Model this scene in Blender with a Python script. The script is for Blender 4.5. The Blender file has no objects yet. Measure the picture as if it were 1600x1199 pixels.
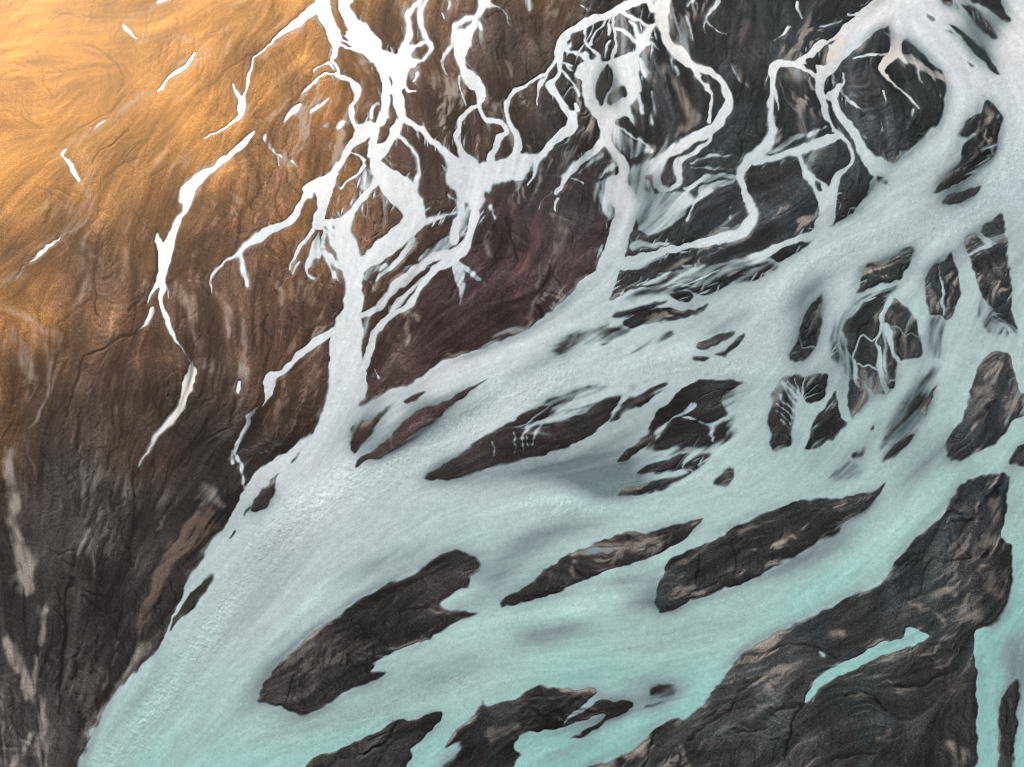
# Aerial view of a braided glacial river on a dark sand plain.
# The course of every channel and the outline of every sandbar is laid out on the ground plane,
# turned into a bed / bank relief, and covered by one sheet of silty water at level 0.
import bpy, math
import numpy as np

RNG = np.random.default_rng(11)
CAM_H, PITCH, VFOV = 500.0, math.radians(60.0), math.radians(45.0)
FPX = 599.5 / math.tan(VFOV / 2)
STEP = 1.4
MX, MY = 420, 270
NX = int((1600 + 2 * MX) / STEP) + 1
NY = int((1199 + 2 * MY) / STEP) + 1
GU = -MX + STEP * np.arange(NX)
GV = -MY + STEP * np.arange(NY)
U, V = np.meshgrid(GU, GV)

# ------------------------------------------------------------------ layout data (map units)
BIG = [(-60,1760),(10,1500),(60,1330),(95,1250),(120,1199),(150,1140),(175,1095),(215,1050),(240,1020),(262,990),(275,955),(300,905),(330,855),(352,815),(375,775),(400,737),(430,716),(455,700),
 (480,682),(500,676),(535,700),(545,690),(547,645),(580,630),(610,611),(640,600),(675,577),(725,555),(775,533),(800,525),(830,512),(862,485),(900,450),(930,420),(940,400),
 (955,390),(975,400),(967,430),(960,455),(955,472),(1000,455),(1050,434),(1100,420),(1160,412),(1200,400),(1225,408),(1255,385),(1282,360),(1300,350),(1325,335),(1350,312),
 (1362,300),(1370,275),(1340,180),(1330,107),(1340,80),(1380,40),(1385,0),(1385,-130),(1400,-420),(2300,-420),(2300,1760)]
# (strength, softness, outline, label or None)
ISL = [
(1,2,[(1386,40),(1393,60),(1400,75),(1412,70),(1417,64),(1432,75),(1450,92),(1462,102),(1472,112),(1479,130),(1477,150),(1473,172),(1463,195),(1445,215),(1425,232),(1408,252),(1400,261),(1393,260),(1385,255),(1365,246),(1355,235),(1340,215),(1330,195),(1322,182),(1315,172),(1302,155),(1305,147),(1315,140),(1319,130),(1316,107),(1322,87),(1337,72),(1355,57),(1375,47)],
 "large rounded slate grey sandbar with pinkish forked rivulets running into it"),
(1,1.5,[(1446,22),(1458,27),(1465,33),(1458,36),(1449,32)],"tiny dark leaf shaped sandbar in pale water above the large rounded one"),
(.9,1,[(1430,13),(1445,20),(1443,22)],None),
(1,1.5,[(1481,40),(1498,53),(1515,63),(1533,76),(1545,92),(1557,107),(1563,114),(1556,112),(1545,103),(1530,88),(1515,75),(1498,62),(1488,52)],"long thin curved dark sandbar like a blade in the pale corner water"),
(1,1.5,[(1471,47),(1479,52),(1489,62),(1482,58)],None),
(1,2,[(1503,6),(1520,12),(1535,25),(1548,40),(1557,61),(1545,60),(1530,50),(1515,35),(1511,20)],"dark tapering sandbar pointing down, just above the long blade shaped one"),
(1,2,[(1500,-60),(1545,-50),(1568,15),(1577,33),(1565,33),(1548,18),(1530,10),(1515,2)],"dark pointed sandbar cut off by the photo's top edge near its corner"),
(1,1.5,[(1473,-14),(1488,-14),(1489,14),(1480,11),(1474,4)],"small dark sandbar stub at the top edge in pale water"),
(1,1,[(1495,4),(1501,14),(1497,13)],None),(1,1,[(1511,92),(1525,105),(1516,101)],None),
(1,2,[(1543,156),(1557,165),(1565,180),(1565,197),(1561,215),(1558,232),(1553,253),(1535,265),(1508,277),(1487,290),(1475,300),(1458,303),(1466,290),(1482,270),(1497,248),(1502,232),(1512,215),(1497,212),(1496,205),(1508,186),(1522,177),(1530,172),(1536,162)],
 "slender dark sandbar with a cream silt patch and feathered outer edge"),
(1,2,[(1471,320),(1485,308),(1500,298),(1515,292),(1532,290),(1527,303),(1510,316),(1495,321),(1480,322)],"small dark wedge sandbar below the feathered slender one, in rippled water"),
(1,2,[(1565,331),(1570,350),(1574,367),(1574,395),(1575,420),(1580,450),(1585,487),(1594,520),(1575,508),(1557,490),(1542,477),(1532,467),(1527,450),(1522,425),(1517,405),(1512,397),(1505,385),(1505,372),(1515,365),(1525,360),(1535,352),(1550,342)],
 "tall dark triangular sandbar with a small white rivulet across its top"),
(1,2,[(1435,385),(1430,400),(1420,415),(1410,430),(1400,440),(1385,442),(1360,450),(1338,460),(1340,445),(1346,425),(1352,412),(1360,408),(1375,407),(1385,402),(1400,392),(1415,387)],"dark slanted sandbar tucked under the broad rippled channel"),
(1,2,[(1485,392),(1490,405),(1497,425),(1500,445),(1500,460),(1493,480),(1487,498),(1480,503),(1470,496),(1450,492),(1447,470),(1447,450),(1450,435),(1460,417),(1475,407),(1480,398)],"pear shaped brown grey sandbar split by one upright pale vein"),
(1,2.5,[(1400,462),(1380,462),(1360,470),(1340,480),(1322,500),(1320,517),(1325,525),(1327,550),(1335,567),(1340,585),(1350,600),(1370,618),(1390,612),(1400,595),(1403,582),(1408,567),(1420,565),(1440,562),(1446,550),(1440,530),(1430,505),(1425,490),(1412,475)],
 "rugged brown sandbar webbed by pale crooked veins, with a tan crown"),
(1,3,[(1287,462),(1286,480),(1281,500),(1281,525),(1277,545),(1267,562),(1250,570),(1237,562),(1237,545),(1247,525),(1255,500),(1265,480),(1275,470)],"upright dark sandbar with a blurred side, beside the rugged veined one"),
(1,2,[(1225,592),(1245,587),(1262,590),(1285,583),(1296,588),(1296,605),(1290,622),(1280,630),(1265,632),(1255,620),(1245,630),(1240,650),(1235,675),(1228,695),(1212,708),(1203,700),(1201,675),(1205,640),(1213,610)],
 "dark sandbar combed by fine white rivulets that gather into a fan"),
(1,2,[(1310,615),(1317,630),(1315,650),(1325,662),(1320,670),(1300,687),(1282,695),(1260,702),(1258,697),(1265,672),(1275,655),(1290,640),(1302,625)],"dark smooth sandbar with pointed top, beside the fan of white rivulets"),
(1,2,[(1328,597),(1350,597),(1362,622),(1355,632),(1342,650),(1335,660),(1330,650),(1328,625)],"small brown triangular sandbar pointing down below the rugged veined one"),
(1,2,[(1466,600),(1460,620),(1452,637),(1445,651),(1435,647),(1440,635),(1450,620)],"narrow dark slanted sliver of sand beside the broad turquoise channel"),
(1,2,[(1405,640),(1412,628),(1422,622),(1417,634),(1410,642)],None),
(.8,6,[(1370,717),(1378,700),(1395,690),(1415,680),(1425,675),(1428,682),(1415,695),(1395,712),(1380,722)],None),
(.9,2,[(1358,672),(1368,664),(1366,674)],None),(.8,4,[(1333,712),(1345,703),(1352,698),(1346,714),(1338,717)],None),
(.35,6,[(1290,745),(1310,730),(1335,720),(1345,735),(1330,748),(1305,750)],None),
(1,2,[(1549,549),(1562,550),(1578,555),(1583,565),(1585,580),(1590,600),(1598,615),(1625,622),(1622,645),(1597,650),(1580,662),(1567,680),(1550,697),(1525,710),(1502,719),(1487,720),(1482,710),(1476,698),(1478,690),(1489,673),(1497,665),(1505,650),(1515,620),(1519,600),(1527,577),(1537,560)],
 "big dark heart shaped sandbar with a grey brown hollow, in turquoise water"),
(1,2,[(1575,722),(1580,710),(1599,695),(1640,690),(1640,722),(1590,728)],"dark sandbar scrap at the edge just below the heart shaped one"),
(1,2,[(1572,740),(1574,762),(1572,787),(1569,815),(1565,837),(1575,852),(1580,855),(1581,900),(1582,912),(1575,944),(1557,969),(1542,979),(1525,984),(1524,1011),(1527,1049),(1527,1124),(1522,1199),(1530,1400),(1500,1620),(640,1620),(760,1400),(900,1220),(930,1199),(962,1182),(1000,1162),(1035,1139),(1050,1124),(1062,1121),(1072,1124),(1090,1106),(1110,1084),(1135,1049),(1150,1026),(1175,1006),(1200,990),(1250,967),(1300,949),(1325,931),(1350,921),(1375,914),(1385,899),(1390,890),(1415,865),(1437,840),(1462,815),(1477,797),(1492,772),(1505,755),(1525,744),(1550,740)],
 "largest dark gullied sandbar with a dead end turquoise channel cut into it"),
(1,2.5,[(1587,1064),(1591,1084),(1592,1112),(1587,1149),(1585,1199),(1588,1320),(1575,1400),(1562,1320),(1560,1199),(1557,1149),(1560,1114),(1567,1092),(1577,1072)],"narrow upright dark sandbar in the turquoise corner channel"),
(1,2,[(1382,751),(1372,757),(1350,769),(1325,775),(1300,777),(1270,780),(1235,790),(1200,796),(1175,810),(1150,822),(1125,840),(1100,850),(1087,855),(1060,868),(1042,882),(1037,900),(1030,925),(1027,944),(1035,956),(1050,955),(1075,945),(1112,926),(1150,911),(1200,890),(1225,876),(1262,857),(1300,842),(1325,822),(1342,807),(1360,785),(1375,765)],
 "long brown whale shaped sandbar with a turquoise shallow fringe below"),
(1,2,[(1102,807),(1097,817),(1075,837),(1050,852),(1025,865),(1000,877),(962,890),(925,904),(875,921),(837,934),(800,945),(787,950),(785,940),(800,925),(830,905),(850,890),(870,877),(887,865),(912,855),(940,845),(962,836),(987,830),(1025,825),(1062,817),(1087,810)],
 "long dark spindle sandbar with pinkish silt folds, tapering at both ends"),
(1,2.5,[(404,1091),(412,1066),(437,1034),(462,1009),(487,984),(525,964),(562,939),(600,919),(640,900),(662,883),(687,867),(720,860),(737,865),(750,877),(752,890),(740,900),(735,915),(722,918),(712,924),(690,942),(700,954),(735,959),(745,958),(712,977),(680,992),(677,999),(650,1009),(612,1024),(585,1039),(580,1046),(605,1052),(585,1064),(550,1074),(525,1092),(500,1107),(470,1116),(437,1104),(415,1096)],
 "big almond shaped dark sandbar with crinkled top beside a white pool"),
(1,2,[(430,1215),(469,1199),(500,1181),(530,1171),(575,1149),(612,1126),(632,1123),(642,1123),(665,1119),(691,1114),(680,1131),(662,1149),(640,1172),(640,1199),(600,1330),(470,1480),(330,1540),(380,1330)],"dark pointed sandbar at the bottom edge below the big almond one"),
(1,2,[(752,1091),(748,1104),(720,1124),(702,1144),(690,1164),(705,1178),(698,1199),(670,1340),(600,1480),(690,1420),(780,1310),(803,1197),(825,1184),(812,1181),(802,1174),(802,1161),(815,1149),(837,1144),(885,1134),(940,1119),(946,1124),(925,1139),(885,1154),(912,1151),(935,1141),(950,1129),(985,1106),(972,1093),(957,1096),(938,1090),(934,1080),(927,1075),(875,1075),(850,1074),(825,1078),(800,1089),(778,1093),(760,1100)],
 "brown hooked sandbar with curling dark spits around a turquoise inlet"),
(.95,4,[(1012,1078),(1020,1071),(1045,1070),(1057,1075),(1055,1083),(1035,1088),(1018,1086)],"small drowned dark sandbar blurred under the turquoise water"),
(.9,4,[(1005,1100),(1025,1100),(1040,1097),(1025,1108),(1012,1108)],None),
(1,2.5,[(668,750),(668,741),(692,727),(725,705),(750,687),(800,658),(825,642),(845,632),(860,638),(848,650),(835,662),(850,668),(870,655),(900,648),(930,633),(950,620),(972,615),(970,632),(957,652),(935,672),(900,697),(862,707),(832,716),(800,722),(750,735),(712,745)],
 "long arrowhead sandbar, purple grey, combed by small rivulets in its middle"),
(.95,2.5,[(1045,600),(1025,615),(1000,632),(975,647),(958,658),(965,645),(975,632),(1000,615),(1025,603)],"thin dark streak of sand along the straight diagonal rivulet"),
(1,2,[(1080,597),(1130,592),(1165,594),(1130,610),(1095,630),(1082,632),(1067,647),(1045,657),(1025,670),(1020,682),(1007,695),(995,707),(975,720),(965,720),(970,712),(990,692),(1007,670),(1020,650),(1025,640),(1050,620)],"long dark slanted sandbar like a feather, narrowing downward"),
(1,1.5,[(1127,613),(1130,632),(1137,645),(1135,652),(1112,660),(1095,659),(1070,652),(1065,649),(1082,635),(1100,622)],"brown wing shaped sandbar above the blocky one, beside the straight channel"),
(1,1.5,[(1050,657),(1070,656),(1100,663),(1110,666),(1110,692),(1087,700),(1050,702),(1022,704),(1020,690),(1035,670)],"blocky dark brown sandbar with a flat bottom"),
(1,1.5,[(1116,666),(1135,659),(1137,675),(1135,685),(1116,695),(1114,685)],"small square dark sandbar beside the blocky brown one"),
(1,2,[(1114,708),(1100,725),(1087,737),(1077,742),(1065,740),(1060,735),(1025,741),(1000,741),(995,737),(1007,730),(1037,720),(1070,710)],"pale rimmed dark sandbar cut by a short vein, below the blocky one"),
(1,2,[(1080,742),(1065,752),(1042,764),(1020,770),(987,776),(960,777),(972,762),(987,758),(1025,750),(1062,744)],"thin brown grey sandbar with pale crest, lowest of the wispy cluster"),
(1,2.5,[(1145,730),(1149,740),(1146,755),(1135,765),(1115,763),(1112,757),(1122,745),(1132,737)],"small dark teardrop sandbar alone in open pale water"),
(1,2,[(956,471),(965,450),(985,425),(1010,412),(1040,415),(1020,430),(1030,440),(1000,448),(985,460),(970,468)],"dark brown wedge of sand beside the broad white stem channel"),
(1,2,[(1045,460),(1060,456),(1077,457),(1082,464),(1072,471),(1052,465)],"small dark eye shaped sandbar among the wispy shallows"),
(.9,2.5,[(1070,452),(1095,447),(1125,445),(1142,440),(1145,443),(1120,455),(1100,460),(1080,457)],None),
(.9,2,[(1145,442),(1150,435),(1175,429),(1195,429),(1180,437),(1157,442)],None),(.7,3,[(1112,425),(1135,417),(1140,421),(1120,428)],None),
(1,2,[(975,507),(980,500),(1000,490),(1037,484),(1087,484),(1105,472),(1096,486),(1070,497),(1037,505),(1000,509)],"long dark sandbar streak with a pale wavy upper edge in the wispy shallows"),
(.9,3,[(955,497),(975,490),(990,485),(1025,475),(1045,473),(1025,483),(987,497),(970,501)],None),
(.9,3,[(887,545),(897,525),(920,515),(950,513),(980,512),(950,522),(912,535),(897,543)],"grey toothed shoal lying along the upper bank of the great channel"),
(.7,3,[(937,537),(957,532),(945,541)],None),
(1,2,[(1150,517),(1142,527),(1115,542),(1097,550),(1087,547),(1092,537),(1112,525),(1132,520)],"dark leaf shaped sandbar, upper one of a pair in the great channel"),
(1,2.5,[(1167,522),(1155,540),(1132,557),(1117,557),(1135,547),(1155,527)],"thin dark leaf sandbar, lower one of a pair in the great channel"),
(1,2,[(1082,562),(1095,558),(1110,562),(1100,568),(1085,567)],"tiny dark islet below the pair of leaf shaped sandbars"),
(.5,4,[(980,548),(1000,535),(1030,522),(1053,517),(1045,530),(1000,547)],None),
(1,2,[(560,734),(556,728),(575,705),(600,685),(625,655),(650,640),(690,628),(725,612),(765,588),(750,603),(725,625),(682,657),(650,682),(595,717)],"long plum brown wedge of sand pointing down between two channels"),
(.95,3,[(565,655),(580,650),(615,628),(600,645),(575,685),(555,710),(548,690),(553,670)],"short dark wedge of sand beside the grey shallow at the stem's foot"),
(1,1.5,[(632,626),(640,617),(667,606),(655,620),(640,628)],None),
(1,2.5,[(479,690),(465,712),(447,728),(432,748),(415,762),(400,778),(390,795),(398,800),(418,792),(428,767),(440,740),(450,725),(465,715)],"dark crooked sliver of sand hugging the bank where the stem joins"),
(.9,1.5,[(378,808),(388,792),(391,795),(382,808)],None),(.9,1.5,[(353,848),(362,830),(366,832),(358,845)],None),
(1,2,[(335,899),(325,925),(305,950),(280,972),(265,990),(272,968),(290,940),(315,915),(330,897)],"narrow dark spit of sand hugging the long dark bank"),
]
# soft shoals: (strength, softness, [(x,y,width)...])
SHOAL = [
(.62,22,[(980,742,50),(930,742,36),(880,735,24),(800,735,16),(740,742,10)]),(.5,10,[(765,905,14),(775,925,16),(782,880,10)]),
(.35,14,[(540,905,14),(600,880,20),(660,862,12)]),(.6,8,[(840,992,10),(870,985,12),(900,984,12),(918,987,4)]),
(.3,12,[(815,1010,20),(840,1003,20)]),(.6,3,[(975,1064,5),(1000,1059,5),(1045,1055,2)]),(.5,5,[(860,1185,8),(890,1173,8),(920,1165,3)]),
(.5,5,[(845,508,8),(870,485,8),(905,455,4)]),(.6,7,[(1120,510,10),(1140,505,12),(1160,500,8)]),(.3,10,[(815,585,16),(860,560,20),(890,545,14)]),
(.5,8,[(1580,1010,10),(1582,1060,12)]),(.7,8,[(1606,1020,14),(1604,1050,14)]),(.4,10,[(390,1110,8),(440,1000,8)]),(.5,10,[(400,1085,14),(398,1060,10)]),
(.35,8,[(255,1045,8),(200,1110,8),(175,1150,6)]),(.4,14,[(1030,930,16),(1000,950,26)]),(.4,10,[(640,695,16),(720,650,14),(760,625,10)]),
(.55,10,[(1240,470,16),(1258,450,18),(1275,440,14)]),(.45,8,[(1330,500,12),(1320,540,14),(1318,580,14),(1330,600,8)]),
(.5,8,[(1200,905,6),(1260,880,14),(1320,850,10)]),(.35,18,[(640,1060,20),(700,1050,30),(740,1040,12)]),(.2,16,[(1060,985,14),(1120,975,10)]),
(.35,10,[(860,830,8),(900,818,12),(930,812,6)]),(.4,12,[(800,860,20),(850,845,20)]),(.45,12,[(1330,560,14),(1305,560,10)]),
(.4,8,[(760,1150,10),(700,1190,20)]),(.5,9,[(1440,640,14),(1420,660,18),(1395,680,14)]),(.4,8,[(1530,480,10),(1560,510,22)]),(.3,14,[(600,1060,12),(560,1085,12)]),
(.4,10,[(1100,640,4),(1150,612,18),(1160,630,10)]),(.45,10,[(540,660,18),(535,685,18)]),(.3,14,[(1450,720,20),(1420,745,16)]),(.4,5,[(1480,555,4),(1470,530,10),(1465,505,12)]),
(.35,9,[(1468,330,6),(1450,330,8),(1440,335,6)]),(.3,8,[(1495,235,10),(1485,255,12),(1470,280,8)]),
(.45,8,[(1000,900,10),(940,915,6)]),(.4,10,[(700,955,4),(760,940,8)]),(.35,10,[(880,660,8),(850,690,10)]),(.3,12,[(1300,700,20),(1260,730,16)])]
# shallows where the dark bed shows through: (strength, softness, outline)
FILM = [(.8,4,[(1338,462),(1395,448),(1400,462),(1345,490),(1320,515),(1325,545),(1310,550),(1297,535),(1305,510),(1320,485)]),(.62,4,[(1298,540),(1318,530),(1328,560),(1335,590),(1330,602),(1318,592),(1310,575),(1300,560)]),
(.6,5,[(1448,492),(1470,497),(1482,505),(1478,530),(1475,555),(1462,562),(1455,540),(1450,515)]),(.68,6,[(1408,622),(1440,590),(1462,572),(1466,600),(1450,640),(1440,652),(1412,692),(1385,704),(1385,680),(1395,650)]),
(.62,9,[(1262,440),(1292,430),(1290,455),(1264,480),(1246,520),(1238,552),(1232,520),(1248,475)]),(.72,4,[(1530,466),(1545,480),(1575,505),(1595,521),(1575,525),(1555,521),(1540,507),(1530,487)]),
(.8,14,[(850,702),(900,702),(960,680),(1010,640),(1024,645),(985,690),(968,715),(1002,725),(985,745),(990,760),(960,778),(925,772),(935,748),(890,735),(840,728)]),(.7,5,[(858,547),(890,525),(960,512),(1002,508),(975,520),(915,541),(880,554)]),
(.7,4,[(796,664),(845,630),(890,612),(950,602),(1000,600),(960,620),(930,635),(880,655),(840,692),(800,712),(788,695)]),(.55,6,[(955,470),(985,440),(1045,425),(1130,410),(1200,404),(1190,425),(1140,440),(1100,455),(1040,462),(1000,470)]),
(.6,7,[(1068,652),(1110,615),(1135,600),(1150,612),(1140,650),(1150,690),(1120,700),(1060,708),(1020,706),(1010,692),(1035,668)]),(.5,10,[(1290,748),(1335,700),(1365,668),(1372,680),(1350,720),(1345,745),(1310,756)]),
(.6,8,[(1215,884),(1262,862),(1305,845),(1340,815),(1352,805),(1335,835),(1300,862),(1250,882),(1215,896)]),(.6,9,[(768,872),(800,868),(815,878),(796,905),(780,945),(770,930)]),(.45,12,[(780,850),(850,825),(920,812),(935,820),(870,840),(820,860)]),
(.55,8,[(985,1072),(1020,1064),(1062,1070),(1060,1090),(1040,1106),(1010,1112),(990,1095)]),(.6,6,[(692,1199),(700,1170),(722,1160),(708,1199),(700,1240),(685,1240)]),(.6,5,[(930,1080),(945,1088),(945,1100),(900,1125),(885,1128),(915,1105)]),
(.5,8,[(1562,1000),(1600,990),(1610,1040),(1595,1070),(1580,1055)]),(.45,10,[(1435,690),(1460,690),(1480,715),(1440,745),(1405,760),(1415,730)]),(.5,5,[(1115,430),(1145,415),(1200,408),(1220,412),(1170,432),(1130,445)]),
(.5,8,[(815,1000),(850,984),(905,978),(925,988),(870,996),(840,1012)]),(.5,8,[(1000,905),(1035,898),(1030,945),(1010,955)]),(.5,8,[(392,1100),(400,1070),(430,1035),(440,1040),(412,1075),(404,1095)]),(.5,8,[(415,1100),(440,1108),(475,1120),(500,1112),(490,1130),(450,1125)])]
# water polygons: (opacity, softness, outline)
WP = [
(1,2,[(552,178),(558,190),(585,192),(592,202),(578,216),(560,228),(548,235),(550,205)]),
(1,3,[(712,245),(730,250),(745,255),(757,250),(768,245),(775,255),(800,240),(830,238),(838,242),(828,258),(822,275),(810,280),(790,285),(770,288),(765,300),(745,310),(715,305),(713,280)]),
(1,2,[(892,82),(907,82),(925,85),(937,92),(947,95),(975,87),(990,77),(1007,50),(1015,40),(1030,37),(1017,57),(1005,72),(1000,85),(1002,105),(1000,117),(1005,140),(1000,145),(985,162),(985,185),(975,182),(960,187),(960,200),(950,195),(940,190),(922,175),(912,160),(910,140),(912,125),(900,118),(905,105),(917,95)]),
(.7,3,[(960,195),(975,205),(1000,222),(1012,232),(1017,240),(1000,240),(985,250),(975,245),(962,225),(957,210)]),
(.75,4,[(985,262),(1002,256),(1020,250),(1012,272),(1008,290),(1000,300),(985,300)]),
(.8,3,[(995,300),(1010,296),(1040,298),(1075,300),(1080,315),(1072,330),(1065,340),(1045,350),(1035,360),(1015,365),(1002,362),(995,345)]),
(.6,3,[(555,275),(575,265),(590,285),(585,300),(560,300)]),
(1,2,[(1412,984),(1420,980),(1437,988),(1447,995),(1435,1004),(1415,1006)]),
(.55,5,[(1530,470),(1545,480),(1565,500),(1590,521),(1560,524),(1538,505)]),
(.5,8,[(690,1199),(700,1170),(722,1160),(708,1199),(700,1230),(685,1230)]),
]
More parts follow.
